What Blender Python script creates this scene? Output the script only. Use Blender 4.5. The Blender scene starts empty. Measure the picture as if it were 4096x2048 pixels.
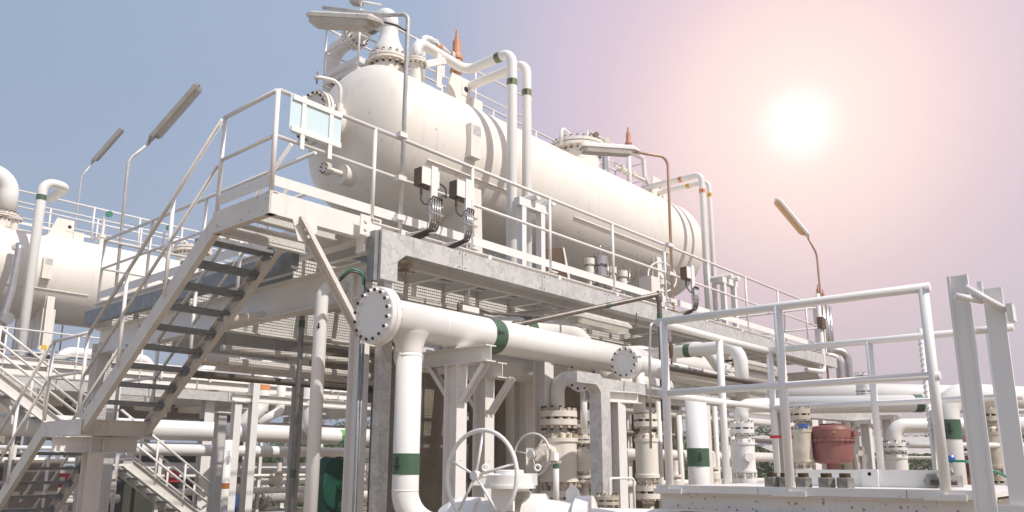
import bpy, math, random
from mathutils import Vector, Matrix
random.seed(7)
D = bpy.data; SC = bpy.context.scene; COL = SC.collection
rad = math.radians

# ---------------------------------------------------------------- camera
cam = D.objects.new('camera', D.cameras.new('camera')); COL.objects.link(cam); SC.camera = cam
cam.data.sensor_width = 36; cam.data.lens = 3185.15 / 4096 * 36
cam.data.shift_y = 133.7 / 4096
cam.data.clip_start = 0.1; cam.data.clip_end = 2000
yaw, pit, rol = rad(40.88401), rad(12.51161), rad(0.08613)
F = Vector((math.cos(yaw)*math.cos(pit), math.sin(yaw)*math.cos(pit), math.sin(pit)))
r0 = Vector((math.sin(yaw), -math.cos(yaw), 0)); u0 = r0.cross(F)
Rv = math.cos(rol)*r0 + math.sin(rol)*u0; Uv = -math.sin(rol)*r0 + math.cos(rol)*u0
M = Matrix((Rv, Uv, -F)).transposed().to_4x4(); cam.matrix_world = M

# ---------------------------------------------------------------- sun and sky
SUN_DIR = Vector((0.10, -1.0, 1.12)).normalized()
sl = D.lights.new('sun', 'SUN'); sl.energy = 4.0; sl.angle = rad(0.5); sl.color = (1.0, 0.955, 0.90)
so = D.objects.new('sun', sl); COL.objects.link(so)
so.rotation_euler = SUN_DIR.to_track_quat('Z', 'Y').to_euler()

w = D.worlds.new('World'); SC.world = w; w.use_nodes = True
nt = w.node_tree; nt.nodes.clear()
def N(t, **k):
    n = nt.nodes.new(t)
    for a, b in k.items(): setattr(n, a, b)
    return n
def vdot(vec):
    n = N('ShaderNodeVectorMath', operation='DOT_PRODUCT'); nt.links.new(tc.outputs['Generated'], n.inputs[0])
    n.inputs[1].default_value = vec; return n.outputs['Value']
def ramp(sock, stops, interp='EASE'):
    n = N('ShaderNodeValToRGB'); n.color_ramp.interpolation = interp
    e = n.color_ramp.elements
    while len(e) < len(stops): e.new(0.5)
    for el, (p, c) in zip(e, stops):
        el.position = p; el.color = (*c, 1) if len(c) == 3 else c
    nt.links.new(sock, n.inputs[0]); return n.outputs['Color']
def srgb(r, g, b):
    f = lambda c: (c/255/12.92 if c/255 <= .04045 else ((c/255+.055)/1.055)**2.4)
    return (f(r), f(g), f(b))
def mapr(sock, a, b):
    n = N('ShaderNodeMapRange'); n.inputs['From Min'].default_value = a; n.inputs['From Max'].default_value = b
    nt.links.new(sock, n.inputs['Value']); return n.outputs['Result']
def mixc(fac, a, b, mode='MIX'):
    n = N('ShaderNodeMix', data_type='RGBA', blend_type=mode)
    if isinstance(fac, float): n.inputs[0].default_value = fac
    else: nt.links.new(fac, n.inputs[0])
    for i, s in ((6, a), (7, b)):
        if isinstance(s, tuple): n.inputs[i].default_value = (*s, 1)
        else: nt.links.new(s, n.inputs[i])
    return n.outputs[2]
tc = N('ShaderNodeTexCoord')
side = vdot(tuple(r0))
up = vdot((0, 0, 1))
# clear sky: blue on the left, hazier and lavender towards the low sun on the right
hi = ramp(mapr(side, -0.6, 0.6), [(0.0, srgb(136, 162, 193)), (0.36, srgb(149, 172, 202)), (0.62, srgb(190, 186, 212)), (0.84, srgb(206, 196, 214)), (1.0, srgb(196, 194, 212))])
lo = ramp(mapr(side, -0.6, 0.6), [(0.0, srgb(158, 177, 200)), (0.36, srgb(156, 174, 198)), (0.62, srgb(182, 172, 188)), (0.84, srgb(190, 182, 193)), (1.0, srgb(188, 185, 198))])
base = mixc(mapr(up, 0.05, 0.42), lo, hi)
gd = (F*3185.15 + Rv*(2010*1.5901-2048) - Uv*(312*1.5901-1157.7)).normalized()
gdot = vdot(tuple(gd))
ac = N('ShaderNodeMath', operation='ARCCOSINE'); nt.links.new(gdot, ac.inputs[0]); ang = ac.outputs[0]
pinkf = ramp(mapr(ang, 0.0, 0.46), [(0.0, (1, 1, 1)), (0.2, (.92, .92, .92)), (0.42, (.58, .58, .58)), (0.7, (.17, .17, .17)), (1.0, (0, 0, 0))], 'B_SPLINE')
base = mixc(pinkf, base, (.97, .66, .68))
creamf = ramp(mapr(ang, 0.0, 0.24), [(0.0, (1, 1, 1)), (0.3, (.8, .8, .8)), (0.6, (.32, .32, .32)), (0.8, (.1, .1, .1)), (1.0, (0, 0, 0))], 'B_SPLINE')
base = mixc(creamf, base, (1.12, .90, .80))
coref = ramp(mapr(ang, 0.0, 0.07), [(0.0, (1, 1, 1)), (0.28, (1, 1, 1)), (0.45, (.62, .62, .62)), (0.7, (.15, .15, .15)), (1.0, (0, 0, 0))], 'B_SPLINE')
base = mixc(coref, base, (1.15, 1.12, 1.08))
sky = N('ShaderNodeTexSky', sky_type='NISHITA'); sky.sun_disc = False
sky.sun_elevation = math.asin(SUN_DIR.z); sky.sun_rotation = math.atan2(SUN_DIR.x, SUN_DIR.y)
sky.dust_density = 3
bg1 = N('ShaderNodeBackground'); bg1.inputs[1].default_value = 0.004
nt.links.new(sky.outputs[0], bg1.inputs[0])
bg2 = N('ShaderNodeBackground'); bg2.inputs[1].default_value = 0.97; nt.links.new(base, bg2.inputs[0])
ad = N('ShaderNodeAddShader'); nt.links.new(bg1.outputs[0], ad.inputs[0]); nt.links.new(bg2.outputs[0], ad.inputs[1])
out = N('ShaderNodeOutputWorld'); nt.links.new(ad.outputs[0], out.inputs[0])
SC.view_settings.view_transform = 'Standard'; SC.view_settings.look = 'None'
SC.view_settings.exposure = 0.10; SC.view_settings.gamma = 1

# ---------------------------------------------------------------- materials
MATS = {}
def mat(name, col, rough=.5, metal=0., var=None, vs=3.0, va=.5, spots=None, sscale=30., samt=.62, bump=0., bs=60., streak=None, spangle=False, alpha=1., emit=None):
    m = D.materials.new(name); m.use_nodes = True; t = m.node_tree; b = t.nodes['Principled BSDF']
    L = t.links.new
    b.inputs['Roughness'].default_value = rough; b.inputs['Metallic'].default_value = metal
    b.inputs['Base Color'].default_value = (*col, 1)
    co = t.nodes.new('ShaderNodeTexCoord').outputs['Object']
    cur = None
    def noise(sc, det=4, vec=co):
        n = t.nodes.new('ShaderNodeTexNoise'); n.inputs['Scale'].default_value = sc; n.inputs['Detail'].default_value = det
        L(vec, n.inputs['Vector']); return n.outputs['Fac']
    def rng(s, a, bb, o0=0., o1=1.):
        n = t.nodes.new('ShaderNodeMapRange'); n.inputs['From Min'].default_value = a; n.inputs['From Max'].default_value = bb
        n.inputs['To Min'].default_value = o0; n.inputs['To Max'].default_value = o1; L(s, n.inputs['Value']); return n.outputs['Result']
    def mix(f, a, bcol):
        n = t.nodes.new('ShaderNodeMix'); n.data_type = 'RGBA'; L(f, n.inputs[0])
        if a is None: n.inputs[6].default_value = (*col, 1)
        else: L(a, n.inputs[6])
        n.inputs[7].default_value = (*bcol, 1); return n.outputs[2]
    if spangle:
        v = t.nodes.new('ShaderNodeTexVoronoi'); v.inputs['Scale'].default_value = 16
        nz = t.nodes.new('ShaderNodeTexNoise'); nz.inputs['Scale'].default_value = 14; L(co, nz.inputs['Vector'])
        mm = t.nodes.new('ShaderNodeMix'); mm.data_type = 'RGBA'; mm.inputs[0].default_value = .25; L(co, mm.inputs[6]); L(nz.outputs['Color'], mm.inputs[7])
        L(mm.outputs[2], v.inputs['Vector'])
        sp = t.nodes.new('ShaderNodeSeparateColor'); L(v.outputs['Color'], sp.inputs[0])
        cur = mix(rng(sp.outputs[0], 0, 1, 0, va), None, var)
        L(rng(sp.outputs[1], 0, 1, rough-.12, rough+.15), b.inputs['Roughness'])
    elif var: cur = mix(rng(noise(vs), .35, .7, 0, va), None, var)
    if streak:
        mp = t.nodes.new('ShaderNodeMapping'); mp.inputs['Scale'].default_value = (9, 9, .8); L(co, mp.inputs['Vector'])
        cur = mix(rng(noise(1., 5, mp.outputs[0]), .55, .8, 0, streak[1]), cur, streak[0])
    if spots: cur = mix(rng(noise(sscale, 3), samt, samt+.05, 0, .8), cur, spots)
    if cur is not None: L(cur, b.inputs['Base Color'])
    if bump:
        n = t.nodes.new('ShaderNodeBump'); n.inputs['Strength'].default_value = bump; n.inputs['Distance'].default_value = .01
        L(noise(bs), n.inputs['Height']); L(n.outputs[0], b.inputs['Normal'])
    if emit: b.inputs['Emission Color'].default_value = (*emit, 1); b.inputs['Emission Strength'].default_value = 1
    if alpha < 1: b.inputs['Alpha'].default_value = alpha
    MATS[name] = m; return m
RUST = (.22, .10, .05)
mat('white', (.80, .775, .735), .38, var=(.66, .62, .56), vs=2.3, va=.35, spots=(.30, .22, .16), sscale=26, samt=.715, streak=((.60, .52, .43), .35), bump=.05, bs=90)
mat('beige', (.76, .715, .65), .5, var=(.62, .56, .49), vs=3.1, va=.5, spots=(.14, .10, .07), sscale=20, samt=.67, streak=((.42, .36, .30), .35), bump=.08)
mat('stained', (.78, .75, .71), .45, var=(.66, .61, .55), vs=3, va=.5, spots=(.12, .08, .06), sscale=30, samt=.64, streak=((.5, .42, .34), .4), bump=.06)
mat('clean', (.83, .81, .77), .3, var=(.72, .69, .64), vs=1.4, va=.3, spots=(.35, .28, .22), sscale=30, samt=.76)
mat('shell', (.82, .77, .69), .36, var=(.74, .68, .59), vs=.9, va=.5, spots=(.30, .2, .14), sscale=11, samt=.715, streak=((.60, .51, .40), .5), bump=.04, bs=5)
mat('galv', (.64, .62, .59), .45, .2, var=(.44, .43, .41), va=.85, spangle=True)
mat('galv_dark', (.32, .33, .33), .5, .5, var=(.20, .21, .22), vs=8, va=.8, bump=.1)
mat('steel', (.62, .60, .58), .28, .9, var=(.45, .42, .38), vs=6, va=.6)
mat('conduit', (.21, .18, .16), .45, .5, var=(.13, .11, .09), vs=9, va=.7)
mat('glow_tinted_pole', (.56, .36, .25), .55, .3, var=(.62, .45, .34), vs=12, va=.8)  # warm wash of the sun glow put into the pole colour
mat('green', (.05, .115, .06), .45, var=(.08, .15, .09), vs=9, va=.5)
mat('olive', (.15, .18, .075), .45, var=(.18, .2, .1), vs=9, va=.5)
mat('lightgreen', (.13, .42, .10), .45)
mat('orange', (.60, .29, .15), .5, var=(.50, .20, .11), vs=8, va=.6)
mat('brownband', (.42, .14, .04), .4)
mat('orangeband', (.75, .30, .12), .45)
mat('black', (.03, .025, .025), .5)
mat('stud', (.035, .028, .035), .4, .5)
mat('rubber', (.055, .04, .035), .5, var=(.03, .025, .02), vs=20)
mat('lens', (.58, .55, .48), .2, var=(.48, .45, .37), vs=6, va=.6)
mat('glow_tinted_lens', (.90, .50, .20), .25, var=(.85, .58, .28), vs=6, va=.6)  # orange stands for the warm glow falling on the right lamp
mat('lens_dark', (.30, .28, .23), .25, var=(.22, .2, .16), vs=6, va=.6)
mat('bolt', (.62, .56, .47), .5, var=(.38, .28, .18), vs=14, va=.9)
mat('lamp_case', (.62, .58, .52), .4, var=(.45, .41, .35), vs=7, va=.6, spots=(.3, .2, .12), sscale=14, samt=.68)
mat('case_dark', (.35, .33, .29), .45, var=(.26, .24, .2), vs=7, va=.6)
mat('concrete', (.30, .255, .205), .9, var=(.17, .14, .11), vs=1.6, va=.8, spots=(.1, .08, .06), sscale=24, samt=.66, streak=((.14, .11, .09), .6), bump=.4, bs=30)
mat('acrylic', (.60, .74, .76), .25, var=(.66, .77, .78), vs=3, va=.5)
mat('red', (.20, .068, .055), .5, var=(.26, .11, .09), vs=6, va=.8, bump=.1)
mat('redpaint', (.55, .03, .04), .4)
mat('blue', (.03, .12, .42), .35, var=(.02, .08, .3), vs=5)
mat('tarp', (.018, .13, .085), .6, var=(.01, .08, .05), vs=5, va=.7, spots=(.3, .3, .2), sscale=7, samt=.74)
mat('tarp_light', (.03, .26, .11), .6)
mat('nut', (.13, .12, .10), .7, var=(.42, .39, .34), vs=14, va=.7, bump=.3)
mat('bronze', (.16, .10, .06), .5, .6)
mat('metal_dirty', (.60, .55, .46), .4, .2, var=(.40, .30, .2), vs=10, va=.6)
mat('ground', (.29, .235, .17), .95, var=(.25, .2, .14), vs=.6, va=.8, bump=.3, bs=8)
mat('bark', (.12, .085, .06), .9)
mat('leaf', (.10, .17, .04), .6, var=(.10, .16, .035), vs=.7, va=.9)
mat('leaf_dark', (.07, .13, .035), .6, var=(.07, .12, .03), vs=.8, va=.9)
mat('roofing', (.55, .52, .48), .5, var=(.4, .37, .33), vs=2)
mat('straw', (.30, .21, .11), .9, var=(.12, .08, .04), vs=30, va=.9)
mat('wire_green', (.02, .20, .12), .4)
mat('backdrop_dark', (.035, .04, .028), .7, var=(.07, .065, .045), vs=1.5, va=.8)
mat('dullblue', (.10, .15, .22), .5)
mat('yellow', (.75, .48, .03), .4)
mat('grass', (.07, .11, .03), .9, var=(.13, .14, .05), vs=1.5)

# ---------------------------------------------------------------- mesh builder
def fillet(pts, rb, seg=7):
    P = [Vector(p) for p in pts]; out = [P[0]]
    for i in range(1, len(P)-1):
        a, b, c = P[i-1], P[i], P[i+1]
        d1, d2 = (a-b), (c-b); l = min(d1.length, d2.length); d1.normalize(); d2.normalize()
        an = d1.angle(d2)
        if an > math.pi - .02: out.append(b); continue
        t = min(rb / math.tan(an/2), l*.49); R = t*math.tan(an/2)
        p1, p2 = b+d1*t, b+d2*t; cen = b + (d1+d2).normalized()*(R/math.sin(an/2))
        v1, v2 = (p1-cen), (p2-cen); tot = v1.angle(v2); ax = v1.cross(v2).normalized()
        for k in range(seg+1): out.append(cen + Matrix.Rotation(tot*k/seg, 3, ax) @ v1)
    out.append(P[-1]); return out
class MB:
    def __init__(s): s.v = []; s.f = []; s.s = []; s.mi = []; s.m = 0
    def add(s, vs, fs, smooth=False):
        o = len(s.v); s.v += [Vector(v) for v in vs]
        for f in fs: s.f.append([i+o for i in f]); s.s.append(smooth); s.mi.append(s.m)
        return s
    def box(s, a, b):
        (x0, y0, z0), (x1, y1, z1) = a, b
        return s.add([(x, y, z) for z in (z0, z1) for x, y in ((x0, y0), (x1, y0), (x1, y1), (x0, y1))],
                     [(3, 2, 1, 0), (4, 5, 6, 7), (0, 1, 5, 4), (1, 2, 6, 5), (2, 3, 7, 6), (3, 0, 4, 7)])
    def prof(s, p, q, poly, up=(0, 0, 1)):
        # extrude the closed 2-D outline poly [(side, up)] from p to q
        p, q = Vector(p), Vector(q); d = (q-p).normalized(); u = Vector(up)
        sd = d.cross(u).normalized(); u = sd.cross(d)
        n = len(poly); vs = [e + sd*a + u*b for e in (p, q) for a, b in poly]
        fs = [(i, (i+1) % n, (i+1) % n+n, i+n) for i in range(n)]
        return s.add(vs, fs + [tuple(range(n-1, -1, -1)), tuple(range(n, 2*n))])
    def bar(s, p, q, w_, h, up=(0, 0, 1)):
        return s.prof(p, q, [(-w_/2, -h/2), (w_/2, -h/2), (w_/2, h/2), (-w_/2, h/2)], up)
    def ibeam(s, p, q, d=.25, b=.12, tf=.012, tw=.01, up=(0, 0, 1)):
        h = d/2; c = b/2; t = tw/2
        return s.prof(p, q, [(-c, -h), (c, -h), (c, -h+tf), (t, -h+tf), (t, h-tf), (c, h-tf), (c, h), (-c, h), (-c, h-tf), (-t, h-tf), (-t, -h+tf), (-c, -h+tf)], up)
    def chan(s, p, q, d=.2, b=.08, t=.01, up=(0, 0, 1), flip=1):
        h = d/2; pl = [(0, -h), (b, -h), (b, -h+t), (t, -h+t), (t, h-t), (b, h-t), (b, h), (0, h)]
        if flip < 0: pl = [(-a, c) for a, c in pl][::-1]
        return s.prof(p, q, pl, up)
    def tube(s, pts, r, bend=0, n=12, seg=7, caps=True):
        P = fillet(pts, bend, seg) if bend else [Vector(p) for p in pts]
        d = (P[1]-P[0]).normalized(); a = Vector((0, 0, 1)) if abs(d.z) < .9 else Vector((1, 0, 0))
        u = d.cross(a).normalized(); o = len(s.v); m = len(P)
        for i, p in enumerate(P):
            t0 = (P[i]-P[i-1]).normalized() if i else d
            t1 = (P[i+1]-P[i]).normalized() if i < m-1 else t0
            t = (t0+t1).normalized(); u = (u - t*u.dot(t)).normalized(); v = t.cross(u)
            c = max(.5, t.dot(t1))
            for k in range(n):
                an = 2*math.pi*k/n; s.v.append(p + (u*math.cos(an) + v*math.sin(an))*r)
        for i in range(m-1):
            for k in range(n):
                k2 = (k+1) % n
                s.f.append([o+i*n+k, o+i*n+k2, o+(i+1)*n+k2, o+(i+1)*n+k]); s.s.append(True); s.mi.append(s.m)
        if caps:
            s.f.append([o+k for k in range(n-1, -1, -1)]); s.f.append([o+(m-1)*n+k for k in range(n)]); s.s += [False]*2; s.mi += [s.m]*2
        return s
    def lathe(s, org, ax, profile, n=24, smooth_all=False, flat=False):
        org, ax = Vector(org), Vector(ax).normalized()
        a = Vector((0, 0, 1)) if abs(ax.z) < .9 else Vector((1, 0, 0)); u = ax.cross(a).normalized(); v = ax.cross(u)
        ring = lambda t, r: [org + ax*t + (u*math.cos(2*math.pi*k/n)+v*math.sin(2*math.pi*k/n))*r for k in range(n)]
        def seg(rs):
            o = len(s.v)
            for t, r in rs: s.v += ring(t, r)
            for i in range(len(rs)-1):
                for k in range(n):
                    k2 = (k+1) % n
                    s.f.append([o+i*n+k, o+(i+1)*n+k, o+(i+1)*n+k2, o+i*n+k2]); s.s.append(not flat); s.mi.append(s.m)
        if smooth_all: seg(profile)
        else:
            for i in range(len(profile)-1): seg(profile[i:i+2])
        for (t, r), rev in ((profile[0], 0), (profile[-1], 1)):
            if r > 1e-4:
                o = len(s.v); s.v += ring(t, r); ids = [o+k for k in range(n)]
                s.f.append(ids if not rev else ids[::-1]); s.s.append(False); s.mi.append(s.m)
        return s
    def cyl(s, p, q, r, n=16, flat=False):
        p, q = Vector(p), Vector(q); return s.lathe(p, q-p, [(0, r), ((q-p).length, r)], n, flat=flat)
    def plate(s, poly, thick):   # poly: 3-D planar points, extruded by the vector thick
        t = Vector(thick); n = len(poly); P = [Vector(p) for p in poly]
        return s.add(P + [p+t for p in P], [tuple(range(n-1, -1, -1)), tuple(range(n, 2*n))] + [(i, (i+1) % n, (i+1) % n+n, i+n) for i in range(n)])
    def bolts(s, cen, ax, rc, n, rb, l0, l1, stud=.0, ph=.5):
        cen, ax = Vector(cen), Vector(ax).normalized()
        a = Vector((0, 0, 1)) if abs(ax.z) < .9 else Vector((1, 0, 0)); u = ax.cross(a).normalized(); v = ax.cross(u)
        m0 = s.m
        for k in range(n):
            an = 2*math.pi*(k+ph)/n; c = cen + (u*math.cos(an)+v*math.sin(an))*rc
            s.m = m0; s.lathe(c, ax, [(l0, rb), (l1, rb)], 6, flat=True)
            if stud:
                s.m = 1
                lo_, hi_ = (l0-stud, l0) if stud > 0 else (l1, l1-stud)
                s.lathe(c, ax, [(l0-abs(stud), rb*.62), (l1+abs(stud), rb*.62)], 8)
        s.m = m0; return s
def wloc(o):
    v = Vector((0, 0, 0))
    while o is not None: v += o.location; o = o.parent
    return v
def build(mb, name, mats, parent=None, sub=False):
    me = D.meshes.new(name); off = wloc(parent)
    me.from_pydata([v-off for v in mb.v], [], mb.f)
    for m in (mats if isinstance(mats, (list, tuple)) else [mats]): me.materials.append(MATS[m])
    me.polygons.foreach_set('use_smooth', mb.s); me.polygons.foreach_set('material_index', mb.mi)
    me.update()
    o = D.objects.new(name, me); COL.objects.link(o); o.parent = parent
    return o
def thing(name, label, cat, loc=(0, 0, 0), group=None):
    o = D.objects.new(name, None); COL.objects.link(o); o.empty_display_size = .2; o.location = loc
    return tag(o, label, cat, group)
def tag(o, label=None, cat=None, group=None, kind=None):
    if label: o['label'] = label
    if cat: o['category'] = cat
    if group: o['group'] = group
    if kind: o['kind'] = kind
    return o
def copy_tree(o, delta, label=None, group=None, par=None, skip=()):
    c = o.copy(); COL.objects.link(c)
    if par is None: c.location = o.location + Vector(delta)
    else: c.parent = par
    if label: c['label'] = label
    if group: c['group'] = group
    for ch in list(o.children):
        if ch.name.split('.')[0] not in skip: copy_tree(ch, (0, 0, 0), par=c, skip=skip)
    return c
def bolt_parts(parent, cen, ax, rc, n, rb, l, stud, ph=.5, mats=('white', 'stud')):
    # one mesh shared by n child bolts
    cen, ax = Vector(cen), Vector(ax).normalized()
    a = Vector((0, 0, 1)) if abs(ax.z) < .9 else Vector((1, 0, 0)); u = ax.cross(a).normalized(); v = ax.cross(u)
    mb = MB(); mb.lathe((0, 0, 0), ax, [(0, rb), (l, rb)], 6, flat=True); mb.m = 1
    mb.lathe((0, 0, 0), ax, [(l-.001, rb*.68), (l+stud, rb*.64)], 10)
    off = wloc(parent); first = None
    for k in range(n):
        an = 2*math.pi*(k+ph)/n; c = cen + (u*math.cos(an)+v*math.sin(an))*rc - off
        if first is None: first = build(mb, 'bolt', mats, None); o = first
        else: o = first.copy(); COL.objects.link(o)
        o.parent = parent; o.location = c
def X(p, *d): return (p[0]+d[0], p[1]+d[1], p[2]+d[2])
def arrow(parent, c, d, nrm, s=.09):
    c, d, nrm = Vector(c), Vector(d).normalized(), Vector(nrm).normalized(); sd = d.cross(nrm)
    P = [(-.5, -.12), (.1, -.12), (.1, -.32), (.5, 0), (.1, .32), (.1, .12), (-.5, .12)]
    mb = MB(); mb.plate([c + d*a*s + sd*b*s for a, b in P], nrm*.004); return build(mb, 'arrow', 'black', parent)
def band(parent, c, ax, r, wd, m='green', arr=None, nrm=None, s=.1):
    mb = MB(); ax = Vector(ax).normalized(); mb.lathe(Vector(c)-ax*wd/2, ax, [(0, r), (0, r+.004), (wd, r+.004), (wd, r)], 32)
    b = build(mb, 'colour_band', m, parent)
    if arr is not None:
        n = Vector(nrm).normalized(); arrow(b, Vector(c)+n*(r+.006), arr, n, s)
    return b
def text(parent, s, c, xd, up, size, m='black', name='marking'):
    cu = D.curves.new(name, 'FONT'); cu.body = s; cu.size = size; cu.extrude = .001; cu.align_x = 'CENTER'
    t = D.objects.new(name, cu); COL.objects.link(t)
    me = D.meshes.new_from_object(t.evaluated_get(bpy.context.evaluated_depsgraph_get())); D.objects.remove(t)
    xd = Vector(xd).normalized(); up = Vector(up).normalized(); n = xd.cross(up)
    me.transform(Matrix((xd, up, n)).transposed().to_4x4()); me.transform(Matrix.Translation(Vector(c)-wloc(parent)))
    me.materials.clear(); me.materials.append(MATS[m])
    o = D.objects.new(name, me); COL.objects.link(o); o.parent = parent; return o
def flange(parent, c, ax, r, th, n, rb, m='white', name='flange', studs=True, nt_=26):
    """pair of flange discs centred on c with merged bolts"""
    ax = Vector(ax).normalized(); c = Vector(c); mb = MB()
    mb.lathe(c-ax*th, ax, [(0, r), (th*.82, r)], nt_)
    mb.lathe(c+ax*th*.18, ax, [(0, r), (th*.82, r)], nt_)
    mb.m = 1; mb.lathe(c-ax*th*.2, ax, [(0, r*.74), (th*.4, r*.74)], nt_); mb.m = 0
    o = build(mb, name, [m, 'stud'], parent)
    mb = MB(); mb.bolts(c, ax, r*.86, n, rb*1.15, -th-rb*1.5, th+rb*1.5, rb*.9 if studs else 0)
    build(mb, 'bolt_ring', ['bolt' if m in ('shell', 'metal_dirty') else m, 'stud'], o); return o

# ---------------------------------------------------------------- ground
GZ = -1.7
mb = MB(); mb.add([(-300, -300, GZ), (900, -300, GZ), (900, 900, GZ), (-300, 900, GZ)], [(0, 1, 2, 3)])
tag(build(mb, 'ground', 'ground'), kind='structure')

# ---------------------------------------------------------------- guard rails
def guardrail(name, label, base, posts, h=1.1, toe=0, r=.024, pr=.024, mid=.54, group=None, top_from=0, cat='railing', tm='white', root=None):
    """base: polyline of base points; posts: points along it"""
    root = root or thing(name, label, cat, base[0], group)
    U = lambda p, z: (p[0], p[1], p[2]+z)
    mb = MB(); mb.tube([U(p, h) for p in base], r, .04); build(mb, 'top_rail', tm, root)
    mb = MB(); mb.tube([U(p, h*mid) for p in base], r*.85, .04); build(mb, 'middle_rail', tm, root)
    first = None
    for p in posts:
        if first is None:
            mb = MB(); mb.tube([(0, 0, 0), (0, 0, h)], pr, n=12); first = o = build(mb, 'post', tm, None)
        else: o = first.copy(); COL.objects.link(o)
        o.parent = root; o.location = Vector(p)-wloc(root)
    if toe:
        mb = MB()
        for a, b in zip(base, base[1:]): mb.bar(U(a, .06+toe/2), U(b, .06+toe/2), .008, toe)
        build(mb, 'toe_board', tm, root)
    return root

ZD = 2.71
XL, XR, YF, YB = 5.42, 19.4, 6.82, 14.05
fx = [5.46+1.625*i for i in range(9)]
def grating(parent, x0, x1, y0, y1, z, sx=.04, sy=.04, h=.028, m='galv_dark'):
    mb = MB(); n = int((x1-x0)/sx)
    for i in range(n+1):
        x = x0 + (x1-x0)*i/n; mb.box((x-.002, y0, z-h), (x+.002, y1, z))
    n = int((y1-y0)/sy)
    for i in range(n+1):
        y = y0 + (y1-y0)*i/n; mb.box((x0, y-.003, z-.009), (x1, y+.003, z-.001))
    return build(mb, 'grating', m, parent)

# ---------------------------------------------------------------- vessel platform
plat = thing('vessel_platform', 'high white steel platform with grating floor under the large cream vessel', 'platform', (XL, YF, GZ), 'platforms carrying the vessels')
grating(plat, XL+.06, XR-.06, YF+.08, YB-.08, ZD)
def edge(p, q, name='edge_beam', d=.2, zt=ZD-.045):
    mb = MB(); P = (p[0], p[1], zt-d/2); Q = (q[0], q[1], zt-d/2); mb.ibeam(P, Q, d, .15); return build(mb, name, 'white', plat)
edge((XL, YF, 0), (XR, YF, 0)); edge((XL, YB, 0), (XR, YB, 0)); edge((XL, YF, 0), (XL, YB, 0)); edge((XR, YF, 0), (XR, YB, 0))
for y, zb in ((6.91, 2.27), (8.4, 2.16), (11.0, 1.98), (13.6, 2.0)):
    mb = MB(); d = ZD-.25-zb if y == 6.95 else ZD-.035-zb
    mb.ibeam((XL+.1, y, zb+d/2), (XR-.1, y, zb+d/2), d, .2 if y > 7 else .07, .014)
    k = XL+1.0
    while k < XR-.5 and y > 7:      # web stiffeners
        mb.plate([(k, y-.006, zb+.02), (k, y-.1, zb+.02), (k, y-.1, zb+d-.02), (k, y-.006, zb+d-.02)], (.01, 0, 0)); k += 1.08
    build(mb, 'longitudinal_beam', 'white', plat)
build(MB().box((XL+.4, 7.58, 2.09), (XR-.4, 7.64, 2.14)), 'conduit_rail', 'beige', plat)
for i, x in enumerate([5.5, 8.9, 12.1, 13.4, 16.6, 19.2]):
    mb = MB(); mb.ibeam((x, YF+.1, 2.02), (x, YB-.1, 2.02), .42, .2, .014); build(mb, 'cross_beam', 'white', plat)
for i in range(19):
    x = XL+.5+i*.74
    mb = MB(); mb.ibeam((x, YF+.1, 2.59), (x, YB-.1, 2.59), .14, .08, .008, .006); build(mb, 'floor_joist', 'white', plat)
for i in range(0, 19, 2):    # brackets between the edge beam and the duct
    x = XL+.4+i*.74
    mb = MB(); mb.box((x, YF-.1, 2.42), (x+.06, YF-.085, 2.66)); build(mb, 'bracket', 'white', plat)
def icol(parent, x, y, z0, z1, b=.2, name='column', m='white', d=None):
    mb = MB(); mb.ibeam((x, y, z0), (x, y, z1), d or b, b, .016, .012, up=(0, 1, 0))
    mb.box((x-b*.8, y-b*.8, z0), (x+b*.8, y+b*.8, z0+.02)); return build(mb, name, m, parent)
for x in (5.45, 8.73, 13.37, 19.2):
    icol(plat, x, 6.97 if x > 6 else 6.93, GZ, 2.1, .2 if x > 6 else .13, d=.2)
for x in (5.54, 9.42, 13.37, 19.2): icol(plat, x, 13.9, GZ, 2.0, .24 if x < 6 else .17)
mb = MB(); mb.box((XL-.1, 6.76, 2.30), (XL+.13, 6.9, ZD-.01)); build(mb, 'corner_plate', 'clean', plat)
mb = MB(); mb.box((5.28, 6.84, 2.08), (5.66, 7.0, 2.095)); build(mb, 'cap_plate', 'white', plat)

rl_front = guardrail('guardrail', 'long front guardrail of the vessel platform with toe board above the galvanised duct', [(4.17, YF, ZD), (XR, YF, ZD)], [(x, YF, ZD) for x in fx if x > 5], toe=.11)
mb = MB(); mb.tube([(4.17, YF, 0), (4.17, YF, 1.09)], .026); o = build(MB().tube([(4.17, YF, ZD), (4.17, YF, ZD+1.1)], .026), 'post', 'white', rl_front)
for x in fx: build(MB().box((x-.07, YF-.09, ZD-.02), (x+.07, YF+.03, ZD-.005)), 'post_foot', 'white', rl_front)
guardrail('guardrail', 'guardrail on the left end of the vessel platform behind the staircase', [(5.44, 7.95, ZD), (5.44, YB, ZD)], [(5.44, y, ZD) for y in (8.9, 10.6, 12.3, YB)], toe=.13)
guardrail('guardrail', 'guardrail on the rear edge of the vessel platform, far side of the vessel', [(5.44, YB, ZD), (XR, YB, ZD)], [(5.44+1.74*i, YB, ZD) for i in range(1, 9)], toe=.13)
guardrail('guardrail', 'guardrail across the far right end of the vessel platform', [(XR, YF+.1, ZD), (XR, YB-.1, ZD)], [(XR, YF+.9+1.6*i, ZD) for i in range(4)], toe=.13)

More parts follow.
